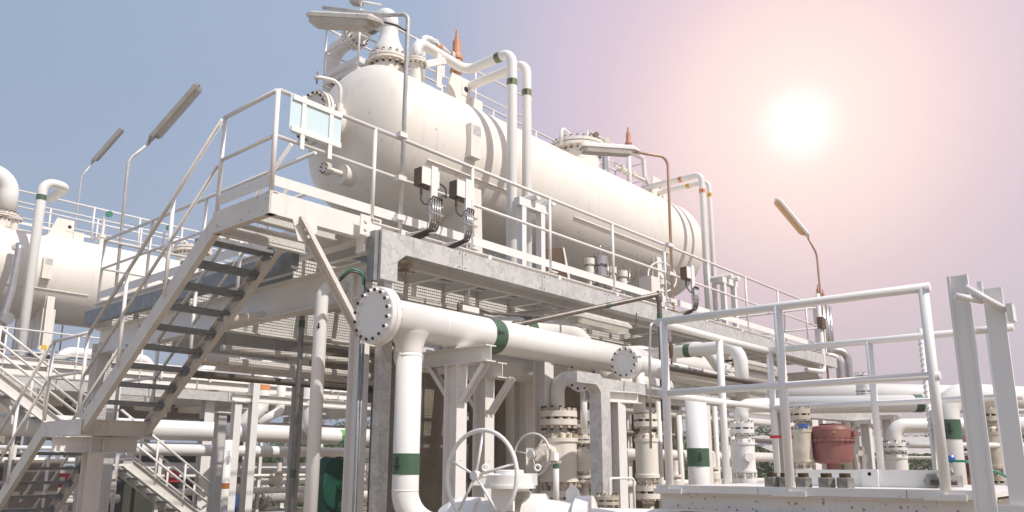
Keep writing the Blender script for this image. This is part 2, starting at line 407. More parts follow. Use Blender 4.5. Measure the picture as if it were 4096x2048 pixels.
# ---------------------------------------------------------------- landing, brace
lp = thing('stair_landing', 'top landing of the white staircase with galvanised grating and diagonal brace', 'landing', (4.17, YF, ZD-.25))
grating(lp, 4.22, 5.32, YF+.06, 7.86, ZD, .03, .08)
mb = MB(); mb.chan((4.14, YF-.03, ZD-.13), (5.4, YF-.03, ZD-.13), .24, .09, .012, flip=-1); build(mb, 'front_beam', 'white', lp)
mb = MB(); mb.chan((4.15, 7.92, ZD-.13), (4.15, YF-.04, ZD-.13), .24, .08, .012, flip=-1); build(mb, 'side_beam', 'beige', lp)
mb = MB(); mb.ibeam((4.2, 7.88, ZD-.16), (5.32, 7.88, ZD-.16), .18, .08); build(mb, 'rear_beam', 'white', lp)
mb = MB(); mb.ibeam((4.2, 7.3, ZD-.12), (5.32, 7.3, ZD-.12), .14, .08); build(mb, 'joist', 'white', lp)
mb = MB(); mb.chan((4.5, YF-.045, ZD-.2), (5.36, YF-.045, 1.38), .13, .05, .01, up=(0, -1, 0)); b = build(mb, 'brace', 'beige', lp)
mb = MB(); mb.plate([(4.42, YF-.03, ZD-.25), (4.72, YF-.03, ZD-.25), (4.72, YF-.03, ZD-.32), (4.58, YF-.03, ZD-.46), (4.5, YF-.03, ZD-.46)], (0, .01, 0)); build(mb, 'gusset', 'white', lp)
for x, z, y in ((4.55, 2.37, .075), (4.585, 2.3, .075), (5.27, 2.62, .13), (5.27, 2.53, .13)): build(MB().lathe((x, YF-y, z), (0, -1, 0), [(0, .021), (.02, .021)], 6, flat=True), 'bolt', 'white', lp)
build(MB().box((5.2, YF-.135, 2.46), (5.34, YF-.12, 2.69)), 'splice_plate', 'white', lp)
# landing side rail
guardrail('guardrail', 'corner guardrail on the left side of the top landing', [(4.17, YF+.03, ZD), (4.17, 7.87, ZD)], [(4.17, 7.87, ZD)], toe=.12)

# ---------------------------------------------------------------- stairs
def stairs(label, x0, x1, ya, za, yb, zb, ntr, rails=('L', 'R'), tm='galv_dark', sm='beige', ext=1.1, group='flights of the near staircase'):
    root = thing('staircase', label, 'stairs', (x0, yb, zb), group)
    sl_ = (zb-za)/(yb-ya)
    for x, fl in ((x0, 1), (x1, -1)):
        mb = MB(); mb.chan((x, ya, za-.12), (x, yb, zb-.12), .2, .07, .01, flip=fl)
        build(mb, 'stringer', sm, root)
    for i in range(1, ntr+1):
        f = i/(ntr+1); y = ya+(yb-ya)*f; z = za+(zb-za)*f
        mb = MB(); mb.bar((x0+.012, y, z-.02), (x1-.012, y, z-.02), .25, .035)
        for k in range(7): mb.bar((x0+.012, y-.11+k*.036, z+.0), (x1-.012, y-.11+k*.036, z+.0), .006, .012)
        for x in (x0+.03, x1-.03): mb.box((x-.02, y-.1, z-.09), (x+.02, y+.1, z-.035))
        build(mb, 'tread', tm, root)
    for k in rails:
        x = x0-.01 if k == 'L' else x1+.01
        for h, nm in ((ext, 'handrail'), (ext*.5, 'middle_rail')):
            mb = MB(); mb.tube([(x, ya, za+h), (x, yb, zb+h)], .023 if nm == 'handrail' else .02); build(mb, nm, sm, root)
        for f in (.33, .68):
            y = ya+(yb-ya)*f; z = za+(zb-za)*f
            build(MB().tube([(x, y, z-.1), (x, y, z+ext)], .023), 'post', 'white', root)
    return root
stairs('upper flight of the near staircase, dark treads rising to the top landing', 4.19, 5.08, 7.95, ZD, 10.95, .6, 9)
sl2 = thing('stair_landing', 'middle landing of the near staircase standing on one broad steel column', 'landing', (4.15, 10.9, GZ))
ZM = .6
grating(sl2, 4.22, 5.1, 10.98, 12.15, ZM-.01, .03, .08)
mb = MB(); mb.chan((4.17, 12.2, ZM-.12), (4.17, 10.85, ZM-.12), .2, .07, .01, flip=-1); build(mb, 'side_beam', 'beige', sl2)
mb = MB(); mb.chan((5.1, 10.85, ZM-.12), (5.1, 12.2, ZM-.12), .2, .07, .01, flip=-1); build(mb, 'side_beam', 'beige', sl2)
for y in (10.92, 12.14): build(MB().ibeam((4.19, y, ZM-.12), (5.1, y, ZM-.12), .2, .1), 'cross_beam', 'beige', sl2)
mb = MB(); mb.ibeam((3.98, 11.2, ZM-.335), (5.06, 11.2, ZM-.335), .2, .2)
for x in (4.42, 4.58): mb.box((x-.005, 11.1, ZM-.42), (x+.005, 11.3, ZM-.25))
build(mb, 'cap_beam', 'white', sl2)
icol(sl2, 4.5, 11.2, GZ, ZM-.44, .2, m='beige')
guardrail('guardrail', 'guardrail round the middle landing of the near staircase', [(4.17, 10.95, ZM), (4.17, 12.15, ZM)], [(4.17, 10.97, ZM), (4.17, 12.12, ZM)])
guardrail('guardrail', 'inner guardrail of the middle landing next to the lower steps', [(5.11, 10.95, ZM), (5.11, 12.15, ZM)], [(5.11, 10.97, ZM), (5.11, 12.12, ZM)])
stairs('lower flight of the near staircase going down to the ground at lower left', 4.19, 5.08, 12.2, ZM, 15.4, GZ, 10)

# ---------------------------------------------------------------- pressure vessel
VX0, VX1, VY, VZ, VR = 8.105, 17.905, 10.43, 5.537, 1.3237
def flanged_nozzle(parent, c, z0, z1, rn, rf, n=12, th=.05, nm='nozzle'):
    o = build(MB().lathe((c[0], c[1], z0), (0, 0, 1), [(0, rn*1.25), (.1, rn), (z1-z0, rn)], 24), nm, 'shell', parent)
    return flange(o, (c[0], c[1], z1), (0, 0, 1), rf, th, n, rf*.09, 'shell')
ves = thing('pressure_vessel', 'large cream horizontal pressure vessel on the high platform, in full view', 'pressure vessel', (13, VY, ZD), 'horizontal pressure vessels')
prof = [(-VR/2*math.cos(a), VR*math.sin(a)) for a in [math.pi/2*i/14 for i in range(15)]]
prof[0] = (prof[0][0], 0.0)
L_ = VX1-VX0
body = prof + [(L_*i/8, VR) for i in range(1, 8)] + [(L_+VR/2*math.sin(a), VR*math.cos(a)) for a in [math.pi/2*i/14 for i in range(15)]]
mb = MB(); mb.lathe((VX0, VY, VZ), (1, 0, 0), body, 96, smooth_all=True); shell = build(mb, 'shell', 'shell', ves)
mb = MB()
for x in (VX0+.02, VX0+2.45, VX0+4.9, VX0+7.35, VX1-.02): mb.lathe((x, VY, VZ), (1, 0, 0), [(0, VR), (.004, VR+.003), (.012, VR+.003), (.016, VR)], 96)
build(mb, 'weld_seams', 'shell', shell)
for x in (9.7, 15.9):     # saddles
    mb = MB()
    mb.plate([(x-.12, VY-1.15, VZ-.72), (x-.12, VY-.95, ZD), (x-.12, VY+.95, ZD), (x-.12, VY+1.15, VZ-.72)] + [(x-.12, VY+1.15*math.cos(a), VZ-.72-.5*math.sin(a)) for a in [math.pi*k/8 for k in range(1, 8)]], (.02, 0, 0))
    for dy in (-1.1, -.5, .5, 1.1): mb.box((x-.14, VY+dy-.01, ZD), (x+.2, VY+dy+.01, VZ-1.1 if abs(dy) > 1 else VZ-1.25))
    mb.plate([(x-.1, VY-1.3, ZD), (x-.1, VY-1.22, VZ-.75), (x+.1, VY-1.22, VZ-.75), (x+.1, VY-1.3, ZD)], (0, .015, 0))
    build(mb, 'saddle', 'shell', ves)
for x, xx in ((10.0, .37), (17.35, .3)):      # lifting lugs
    y = VY-.36; mb = MB()
    mb.plate([(x-xx, y, VZ+1.15), (x-xx*.35, y, VZ+1.86), (x+xx, y, VZ+1.86), (x+xx, y, VZ+1.1)], (0, .03, 0))
    mb.box((x+xx*.35, y-.012, VZ+1.5), (x+xx*.95, y, VZ+1.78)); mb.box((x+xx, y-.05, VZ+1.22), (x+xx+.3, y+.2, VZ+1.52))
    mb.m = 1; mb.lathe((x+xx*.65, y-.011, VZ+1.64), (0, -1, 0), [(0, .055), (.008, .055)], 16)
    build(mb, 'lifting_lug', ['shell', 'stud'], ves)
# nameplate bracket
mb = MB(); mb.box((9.33, 9.0, 5.27), (9.56, 9.04, 5.86)); mb.box((9.33, 9.0, 5.24), (9.56, 9.18, 5.27)); mb.box((9.31, 9.0, 5.24), (9.33, 9.18, 5.86))
npl = build(mb, 'nameplate_bracket', 'shell', ves)
build(MB().box((9.36, 8.995, 5.66), (9.55, 8.999, 5.83)), 'nameplate', 'galv', npl)
mb = MB()
for a_, b_ in ((8.5, 10.7), (12.6, 16.4)): mb.box((a_, VY-1.22, VZ-.57), (b_, VY-1.17, VZ-.55))
build(mb, 'drip_strip', 'shell', ves)
# nozzles on top
n1 = flanged_nozzle(ves, (8.58, VY), VZ+1.2, 7.2, .28, .37, 16)
flanged_nozzle(ves, (8.66, 9.76), VZ+1.0, 7.0, .10, .19, 12, .035)
# manway in the left head
mb = MB(); mb.lathe((7.62, VY, VZ+.05), (-1, 0, 0), [(-.3, .62), (.0, .62), (.02, .60), (.02, .34), (.5, .34)], 40); mw = build(mb, 'manway_neck', 'shell', ves)
fl = flange(mw, (7.08, VY, VZ+.05), (1, 0, 0), .46, .06, 20, .026, 'shell')
mb = MB(); mb.tube([(7.26, VY-.42, VZ+.05), (7.26, VY-.42, VZ+.62), (6.95, VY-.3, VZ+.62), (6.86, VY-.25, VZ+.6)], .035, .2); mb.lathe((7.26, VY-.42, VZ+.02), (0, 0, 1), [(0, .06), (.2, .06)], 12)
build(mb, 'davit', 'white', mw)
mb = MB(); mb.tube([(6.9, VY-.27, VZ+.72), (6.9, VY-.27, VZ+.5)], .012); build(mb, 'davit_bolt', 'red', mw)
# small nozzle low on the head
mb = MB(); mb.lathe((7.52, 10.2, 4.68), (-1, 0, 0), [(-.2, .17), (.02, .17), (.02, .045), (.32, .045)], 24); sn = build(mb, 'small_nozzle', 'shell', ves)
flange(sn, (7.2, 10.2, 4.68), (1, 0, 0), .1, .03, 8, .016, 'shell')
# top manway
mx = 14.4
mb = MB(); mb.lathe((mx, VY, VZ+1.1), (0, 0, 1), [(0, .5), (.1, .5), (.6, .5)], 40); m2 = build(mb, 'top_manway_neck', 'shell', ves)
flange(m2, (mx, VY, 7.32), (0, 0, 1), .66, .08, 24, .035, 'shell')
mb = MB(); mb.tube([(13.65, VY-.1, 7.2), (13.65, VY-.1, 7.62), (14.1, VY, 7.62), (14.35, VY, 7.5)], .04, .18); mb.lathe((mx, VY, 7.4), (0, 0, 1), [(0, .2), (.06, .18)], 20); build(mb, 'davit', 'white', m2)

# ---------------------------------------------------------------- platform on top of the vessel
tp = thing('top_walkway', 'narrow grating walkway along the crown of the large vessel', 'walkway', (8.2, 10.82, 7.1))
grating(tp, 8.22, 18.2, 10.84, 11.82, 7.16, .04, .08, m='galv_dark')
mb = MB(); mb.chan((8.2, 10.82, 7.1), (18.2, 10.82, 7.1), .14, .06, .008); mb.chan((8.2, 11.85, 7.1), (18.2, 11.85, 7.1), .14, .06, .008); mb.chan((8.2, 11.85, 7.1), (8.2, 10.82, 7.1), .14, .05, .008)
build(mb, 'edge_beam', 'white', tp)
for x in (8.5, 10.5, 12.5, 14.5, 16.5, 18):
    build(MB().bar((x, 11.8, 7.05), (x, 11.3, 6.5), .06, .06), 'bracket', 'white', tp); build(MB().bar((x, 10.9, 7.05), (x, 10.9, 6.75), .06, .06), 'bracket', 'white', tp)
px = [8.2, 9.6, 11.3, 13.0, 14.6, 16.2, 18.2]
guardrail('guardrail', 'near side guardrail of the walkway on top of the large vessel', [(8.2, 10.82, 7.16), (13.2, 10.82, 7.16)], [(x, 10.82, 7.16) for x in px if x < 13.3 and x > 9], toe=.1, r=.022, pr=.022)
guardrail('guardrail', 'rear guardrail of the walkway on top of the large vessel', [(8.2, 10.82, 7.16), (8.2, 11.85, 7.16), (18.2, 11.85, 7.16), (18.2, 10.82, 7.16)], [(8.2, 10.82, 7.16)] + [(x, 11.85, 7.16) for x in px], toe=.1, r=.022, pr=.022)
guardrail('guardrail', 'short right section of guardrail on the vessel top near the orange valve', [(15.4, 10.82, 7.16), (18.0, 10.82, 7.16)], [(x, 10.82, 7.16) for x in (15.4, 16.3, 17.2, 18.0)], r=.022, pr=.022)
# small floodlight on the rail
fd = thing('floodlight', 'small floodlight at the left corner of the vessel top railing', 'light', (8.25, 10.8, 8.26))
mb = MB(); mb.tube([(8.2, 10.82, 8.25), (8.2, 10.82, 8.42), (8.5, 10.6, 8.4)], .02, .03); build(mb, 'bracket', 'white', fd)
mb = MB(); mb.bar((8.12, 10.98, 8.46), (8.2, 10.8, 8.4), .16, .12); build(mb, 'lamp_housing', 'case_dark', fd)

# ---------------------------------------------------------------- pipes on the vessel
def pipe(label, pts, r, bend=None, m='white', cat='pipe', n=20, name='pipe', group=None, seg=8):
    root = thing(name, label, cat, pts[0], group)
    build(MB().tube(pts, r, bend if bend else r*3, n, seg), 'pipe_run', m, root); return root
p = pipe('thick white pipe leaving the large nozzle and bending left and down behind the vessel', [(8.58, VY, 7.8), (8.58, VY, 8.2), (8.58, 12.15, 8.05), (8.58, 12.15, 6.2)], .16, .3, 'clean', group='pipes on top of the vessel')
build(MB().lathe((8.58, VY, 7.25), (0, 0, 1), [(0, .285), (.06, .285), (.2, .27), (.36, .2), (.5, .165), (.6, .16)], 28, smooth_all=True), 'reducer', 'clean', p)
flange(p, (8.58, 11.45, 8.11), (0, 1, -.08), .26, .06, 16, .024)
band(p, (8.58, 10.93, 8.16), (0, 1, -.09), .16, .16, 'olive')
def twin(x, ztop, y1, label, extra, m='clean', r=.09):
    pts = [(x, 8.63, -1.2), (x, 8.63, ztop), (x, y1, ztop)] + extra
    p = pipe(label, pts, r, r*2.6, m, group='tall pipes dropping past the vessel side')
    band(p, (x, 8.95, ztop), (0, 1, 0), r, .12, 'olive', (0, 1, 0), (-1, 0, -.1), .08)
    band(p, (x, 8.63, ztop-.62), (0, 0, 1), r, .12, 'olive', (0, 0, 1), (-.85, -.5, 0), .1)
    return p
twin(9.96, 7.35, 9.76, 'left pipe of the tall pair, wrapping over the vessel top to the second nozzle', [(8.66, 9.76, 7.42), (8.66, 9.76, 7.03)], r=.093)
twin(10.37, 7.30, 10.43, 'right pipe of the tall pair with olive bands', [(10.37, 10.5, 6.9)], r=.088)
def frame(x0, x1, y, zt, ys, label):
    t = thing('pipe_support', label, 'support', (x0, y, ZD), 'pipe support frames')
    for x in (x0, x1): build(MB().box((x-.055, y-.055, ZD), (x+.055, y+.055, zt)), 'leg', 'clean', t)
    build(MB().box((x0-.13, y-.06, zt-.02), (x1+.13, y+.065, zt+.12)), 'head_beam', 'clean', t)
    for x, z in ys:
        build(MB().cyl((x, y-.17, z), (x, 8.63, z), .062, 18), 'trunnion', 'clean', t)
frame(9.72, 10.22, 8.2, 4.26, ((9.96, 4.45), (10.37, 4.45)), 'square white pipe support frame with two round stubs under the tall pipe pair')
frame(16.95, 17.5, 8.15, 4.2, ((17.1, 4.36), (17.45, 4.36)), 'second pipe support frame further right under the orange banded pipes')
for x, b, ll in ((17.1, 'orangeband', 'tall thin pipe with orange bands at the right end of the vessel'), (17.48, 'yellow', 'tall thin pipe with yellow bands at the right end of the vessel')):
    pts = [(x, 8.63, -1), (x, 8.63, 7.05 if x < 17.3 else 6.98), (x, VY-.1, 7.05 if x < 17.3 else 6.98)]
    p = pipe(ll, pts, .075 if x < 17.3 else .06, .17, 'clean', group='tall pipes dropping past the vessel side')
    band(p, (x, 9.2, pts[1][2]), (0, 1, 0), .075 if x < 17.3 else .06, .1, b, (0, 1, 0), (-1, 0, 0), .06)
    band(p, (x, 8.63, 6.6), (0, 0, 1), .075 if x < 17.3 else .06, .1, b, (0, 0, 1), (-.8, -.6, 0), .06)
p = pipe('small white pipe looping up to the second orange relief valve', [(17.9, VY, 6.95), (17.42, VY, 7.5), (17.42, VY, 7.66), (17.38, VY, 8.02), (16.75, VY, 8.05)], .06, .12, 'clean', group='pipes on top of the vessel')
p = pipe('straight riser carrying the second orange relief valve', [(16.68, VY, 6.7), (16.68, VY, 8.0)], .05, None, 'clean', group='pipes on top of the vessel')
p = pipe('small gooseneck pipe with orange band beside the first relief valve', [(9.3, 10.3, 6.9), (9.3, 10.3, 7.98), (9.5, 10.3, 8.02), (10.2, 10.43, 8.0)], .055, .12, 'clean', group='pipes on top of the vessel')
band(p, (9.77, 10.35, 8.01), (.7, .13, 0), .055, .1, 'orangeband')
flange(p, (9.6, 10.32, 8.0), (0, 0, 1), .09, .03, 8, .014); flange(p, (10.16, 10.43, 8.0), (1, 0.1, 0), .1, .03, 8, .014)
p = pipe('white riser under the first orange relief valve', [(10.33, 10.43, 6.8), (10.33, 10.43, 7.68)], .05, None, 'clean', group='pipes on top of the vessel')
def relief(c, label, s=1.0, mt='orange'):
    t = thing('relief_valve', label, 'valve', c, 'orange relief valves'); x, y, z = c
    build(MB().lathe(c, (0, 0, 1), [(0, .15*s), (.05*s, .15*s), (.06*s, .09*s), (.12*s, .125*s), (.3*s, .125*s), (.32*s, .155*s), (.38*s, .155*s)], 18), 'valve_body', mt, t)
    build(MB().lathe((x, y, z+.37*s), (0, 0, 1), [(0, .14*s), (.05*s, .12*s), (.1*s, .105*s), (.42*s, .095*s), (.45*s, .07*s)], 18), 'bonnet', mt, t)
    build(MB().lathe((x, y, z+.82*s), (0, 0, 1), [(0, .06*s), (.06*s, .06*s), (.07*s, .036*s), (.25*s, .034*s)], 12), 'cap', mt, t)
    build(MB().lathe((x-.06*s, y, z+.2*s), (-1, 0, 0), [(0, .06*s), (.08*s, .06*s), (.08*s, .1*s), (.12*s, .1*s)], 16), 'outlet', mt, t)
relief((10.33, 10.43, 7.7), 'orange relief valve on the left, above the tall pipe pair', .86)
relief((16.68, VY, 8.0), 'orange relief valve at the right end of the large vessel, beside the lamp arm', .62)
t = thing('pipe_bracket', 'flat white bracket on the vessel beside the second nozzle', 'bracket', (8.95, 9.6, 6.7))
mb = MB(); mb.box((8.98, 9.55, 6.6), (9.1, 9.57, 7.25)); mb.bar((8.72, 9.56, 6.92), (9.18, 9.56, 7.18), .04, .12); mb.box((9.1, 9.56, 6.85), (9.18, 9.72, 7.2)); build(mb, 'bracket_plate', 'white', t)
# instruments on vessel top
t = thing('instrument', 'steel level gauge cylinder with small round valves near the top manway', 'instrument', (15.5, VY, 6.7))
build(MB().lathe((15.55, VY, 6.7), (0, 0, 1), [(0, .06), (.35, .06), (.37, .085), (.42, .085), (.44, .065), (1.05, .065)], 16), 'gauge_column', 'steel', t)
build(MB().lathe((15.5, VY-.1, 7.85), (-.5, -.8, 0), [(0, .09), (.06, .09)], 18), 'dial', 'metal_dirty', t)
build(MB().lathe((15.55, VY, 7.55), (0, 0, 1), [(0, .067), (.1, .067)], 16), 'tag_plate', 'yellow', t)
t = thing('valve_assembly', 'small white double block valve standing behind the top manway', 'valve', (15.15, VY, 6.7))
build(MB().lathe((15.15, VY, 6.7), (0, 0, 1), [(0, .05), (.2, .05), (.2, .1), (.26, .1), (.26, .06), (.36, .08), (.46, .06), (.46, .1), (.52, .1), (.52, .04), (.95, .04)], 16), 'valve_body', 'shell', t)
build(MB().lathe((15.1, VY-.05, 7.9), (-.6, -.8, 0), [(0, .07), (.08, .07)], 16), 'head', 'bronze', t)
build(MB().tube([(15.1, VY, 7.9), (14.95, VY, 7.95), (14.9, VY, 7.7), (15.1, VY, 7.5)], .012, .1), 'cable', 'wire_green', t)
t = thing('valve_assembly', 'small horizontal flanged valve left of the second relief valve riser', 'valve', (16.4, VY, 7.45))
build(MB().lathe((16.0, VY, 7.4), (1, 0, 0), [(0, .03), (.25, .03), (.25, .1), (.3, .1), (.3, .06), (.5, .06), (.5, .1), (.55, .1), (.55, .05), (.75, .05), (.75, .1), (.8, .1), (.8, .05), (1.4, .05)], 16), 'valve_body', 'shell', t)

# ---------------------------------------------------------------- acrylic board on the railing
t = thing('sign_board', 'pale blue board in a white frame hung on the landing rail', 'board', (4.29, 6.77, 3.3))
P = [(4.29, 3.8), (4.29, 3.42), (4.33, 3.37), (4.91, 3.37), (4.94, 3.42), (4.94, 3.77), (4.9, 3.8)]
build(MB().plate([(x, 6.765, z) for x, z in P], (0, .008, 0)), 'panel', 'acrylic', t)
for z in (3.77, 3.42): build(MB().box((4.31, 6.745, z-.035), (4.94, 6.763, z+.025)), 'cross_bar', 'clean', t)
for x in (4.45, 4.8): build(MB().box((x-.025, 6.748, 3.22), (x+.025, 6.762, 3.82)), 'upright_bar', 'clean', t)

# ---------------------------------------------------------------- lamps
def fixture(parent, a, b, wd=.2, h=.11, case='lamp_case', up=(0, 0, 1), low=False, lens='lens'):
    """fluorescent fixture from a (pole side) to b"""
    a, b = Vector(a), Vector(b); d = (b-a).normalized(); sd = d.cross(Vector(up)).normalized(); u = sd.cross(d); L = (b-a).length
    def sec(t, w_, z0, z1, z2):  # six-sided section
        c = a + d*t; return [c+sd*(-w_*.5)+u*z0, c+sd*(-w_*.5)+u*z1, c+sd*(-w_*.3)+u*z2, c+sd*(w_*.3)+u*z2, c+sd*(w_*.5)+u*z1, c+sd*(w_*.5)+u*z0]
    mb = MB(); S = [sec(0, wd*.25, 0, .03, .04), sec(.14, wd, -.005, .045, .085), sec(L-.06, wd, -.005, .045, .085), sec(L, wd*.9, 0, .03, .05)]
    vs = sum(S, []); fs = []
    for i in range(3):
        for k in range(6): fs.append((i*6+k, i*6+(k+1) % 6, (i+1)*6+(k+1) % 6, (i+1)*6+k))
    mb.add(vs, fs + [tuple(range(6)), tuple(range(23, 17, -1))]); h1 = build(mb, 'lamp_housing', case, parent)
    mb = MB(); S = []
    for t, q in ((.16, .8), (.22, 1), (L-.1, 1), (L-.04, .8)):
        c = a + d*t; w_ = wd*.92*q; dp = .085*q
        S += [c+sd*w_/2-u*.006, c+sd*w_*.38-u*dp, c-sd*w_*.38-u*dp, c-sd*w_/2-u*.006]
    fs = [(i*4+k, i*4+k+1, (i+1)*4+k+1, (i+1)*4+k) for i in range(3) for k in range(3)] + [(0, 1, 2, 3), (15, 14, 13, 12)]
    mb.add(S, fs); build(mb, 'lens', lens, h1)
    return h1
t = thing('light_pole', 'grey light pole on the front rail, lamp above the vessel head', 'lamp post', (5.83, 6.76, 2.5), 'light poles')
build(MB().tube([(5.83, 6.76, 2.5), (5.83, 6.74, 5.42), (5.72, 7.0, 5.46), (5.36, 7.85, 5.74)], .026, .1, 14), 'pole', 'galv', t)
fixture(t, (5.62, 6.98, 5.29), (5.27, 7.98, 5.58), .24, case='lamp_case')
build(MB().tube([(5.81, 6.74, 5.18), (5.74, 6.85, 5.27), (5.64, 6.96, 5.31)], .012, .05), 'cable', 'rubber', t)
for z in (2.8, 3.28, 3.82): build(MB().box((5.75, 6.715, z-.03), (5.87, 6.79, z+.03)), 'clamp', 'white', t)
t = thing('light_pole', 'glow tinted light pole with a white lamp before the right half of the vessel', 'lamp post', (12.08, 6.76, 2.5), 'light poles')
build(MB().tube([(12.08, 6.76, 2.5), (12.08, 6.74, 5.46), (11.36, 6.98, 5.40)], .026, .16, 14), 'pole', 'glow_tinted_pole', t)
fixture(t, (11.42, 6.93, 5.41), (10.44, 7.5, 5.33), .24, case='clean', lens='lamp_case')
for z in (2.8, 3.28, 3.8): build(MB().box((11.95, 6.715, z-.03), (12.12, 6.79, z+.03)), 'clamp', 'white', t)
def tilt_lamp(base, top, root_, tip, label, pole='galv', case='case_dark', lens='lens_dark', wd=.25):
    t = thing('light_pole', label, 'lamp post', base, 'light poles')
    build(MB().tube([base, top, root_], .027, .3, 12), 'pole', pole, t)
    d = (Vector(tip)-Vector(root_)).normalized(); up = Vector((0, 0, 1)) - Vector((root_[0]*.02, root_[1]*.02, 0))
    fixture(t, Vector(root_)-d*.02, tip, wd, case=case, lens=lens, up=up); return t
tilt_lamp((5.74, 14.1, 1.9), (5.7, 14.1, 5.4), (6.01, 14.02, 5.80), (6.5, 13.3, 6.9), 'tall grey light pole with a long tilted lamp left of the landing stairs')
tilt_lamp((10.5, 29.9, 3.0), (10.5, 29.9, 10.3), (10.78, 29.8, 10.9), (11.36, 28.9, 12.2), 'farther grey light pole with tilted lamp at upper left', wd=.3)
tilt_lamp((19.62, 6.84, 2.0), (19.55, 6.84, 5.2), (19.2, 6.9, 5.55), (18.35, 7.3, 6.42), 'light pole with tilted lamp painted with sun glow against the pink sky at right', pole='glow_tinted_pole', case='clean', lens='glow_tinted_lens')

# ---------------------------------------------------------------- junction boxes on posts
def junction(x, label, ncon=4, cab=True):
    t = thing('junction_box_stand', label, 'junction box', (x, 6.5, 2.6), 'junction box stands in front of the rail'); y = 6.52
    build(MB().chan((x+.10, y+.005, 2.66), (x+.10, y+.005, 3.47), .1, .03, .008, up=(1, 0, 0)), 'post', 'clean', t)
    build(MB().chan((x-.12, 6.75, 2.6), (x+.12, y, 2.67), .05, .05, .006), 'foot', 'white', t)
    build(MB().box((x-.09, y+.02, 3.22), (x+.19, y+.026, 3.43)), 'back_plate', 'clean', t)
    b = build(MB().box((x-.10, y+.028, 3.21), (x+.185, y+.15, 3.42)), 'box', 'bronze', t)
    mb = MB(); mb.tube([(x-.05, y+.07, 3.22), (x-.05, y+.07, 3.08), (x-.12, y, 3.0), (x-.06, y-.03, 2.93), (x+.02, y-.03, 3.06), (x+.06, y-.04, 3.0)], .011, .05)
    if cab: mb.tube([(x+.19, y+.07, 3.32), (x+.3, y+.03, 3.27), (x+.3, y, 3.1), (x+.2, y-.03, 3.16), (x+.16, y-.04, 3.04)], .011, .06)
    mb.cyl((x-.05, y+.07, 3.22), (x-.05, y+.07, 3.1), .018, 10)
    for k in range(ncon):
        xx = x+.035+k*.038; mb.tube([(xx, y-.04, 2.8), (xx-.02, y-.02, 2.68), (xx-.2, y+.1, 2.56)], .011, .08)
        mb.tube([(xx, y-.04, 3.03), (xx-.01, y-.04, 3.07), (xx+.03, y-.05, 3.075), (xx+.035, y-.02, 3.0)], .01, .02)
    build(mb, 'cable', 'rubber', t)
    for k in range(ncon):
        xx = x+.035+k*.038; build(MB().tube([(xx, y-.04, 2.78), (xx, y-.04, 3.04)], .014, n=10), 'conduit', 'steel', t)
    for z in (2.87, 2.97): build(MB().box((x, y-.055, z-.008), (x+.2, y-.0, z+.008)), 'clamp', 'steel', t)
junction(6.04, 'left junction box stand with looped black cables beside the grey light pole', 4)
junction(6.62, 'second junction box stand to the right, in front of the toe board', 3, False)
junction(12.32, 'junction box stand at the right beside the glow tinted light pole', 4, False)

# ---------------------------------------------------------------- galvanised cable duct
t = thing('cable_duct', 'long galvanised cable duct under the edge of the vessel platform', 'cable tray', (5.6, 6.6, 2.3))
xs = [5.86, 6.66, 8.2, 9.75, 11.3, 12.85, 14.4, 15.95, 17.5, 19.5]
for a_, b_ in zip(xs, xs[1:]):
    build(MB().box((a_+.004, 6.56, 2.31), (b_-.004, 6.74, 2.54)), 'duct_section', 'galv', t)
build(MB().plate([(5.40, 6.56, 2.54), (5.40, 6.56, 1.98), (5.64, 6.56, 1.98), (5.64, 6.56, 2.21), (5.76, 6.56, 2.31), (5.86, 6.56, 2.31), (5.86, 6.56, 2.54)][::-1], (0, .18, 0)), 'corner_piece', 'galv', t)
mb = MB(); mb.box((5.34, 6.6, 1.96), (5.39, 6.72, 2.52)); build(mb, 'end_flange', 'galv_dark', t)
build(MB().box((5.53, 6.64, GZ), (5.67, 6.76, 1.98)), 'vertical_duct', 'galv', t)
mb = MB()
for a_ in xs[1:-1]:
    for dx in (-.05, .05):
        for z in (2.34, 2.51): mb.lathe((a_+dx, 6.56, z), (0, -1, 0), [(0, .008), (.006, .008)], 8)
build(mb, 'rivets', 'stud', t)
t = thing('cable_duct', 'galvanised duct with painted-in shade along the left end of the vessel platform', 'cable tray', (5.2, 7.95, 2.3))
for a_, b_ in ((7.95, 10.), (10.0, 12.0), (12.0, 13.92)): build(MB().box((5.2, a_+.004, 2.28), (5.3, b_-.004, 2.5)), 'duct_section', 'galv_dark', t)  # darker grey carries the shade on the side turned from the sun
t = thing('bird_nest', 'straw bird nest tucked under the duct corner', 'nest', (5.8, 6.6, 2.2))
mb = MB()
for i in range(260):
    c = Vector((5.80+random.gauss(0, .045), 6.62+random.gauss(0, .035), 2.25-abs(random.gauss(0, .06)))); dd = Vector((random.gauss(0, 1), random.gauss(0, 1), random.gauss(-.3, .8))).normalized()*random.uniform(.03, .08)
    mb.tube([c, c+dd], .0022, n=3, caps=False)
build(mb, 'straw', 'straw', t)
t = thing('conduit', 'pair of thin grey conduits climbing the corner column', 'conduit', (5.38, 6.74, GZ))
for dx, z in ((0, 2.02), (.04, 2.0)): build(MB().tube([(5.33+dx, 6.76, GZ), (5.33+dx, 6.76, z-.1)], .014), 'tube', 'galv_dark', t)
for k, (m_, o_) in enumerate((('wire_green', 0), ('rubber', .03))): build(MB().tube([(5.33+.02*k, 6.76, 1.9), (5.33+.02*k, 6.76, 2.06-o_), (5.2, 6.82, 2.1-o_), (5.12, 6.9, 1.98-o_)], .012, .08), 'cable', m_, t)
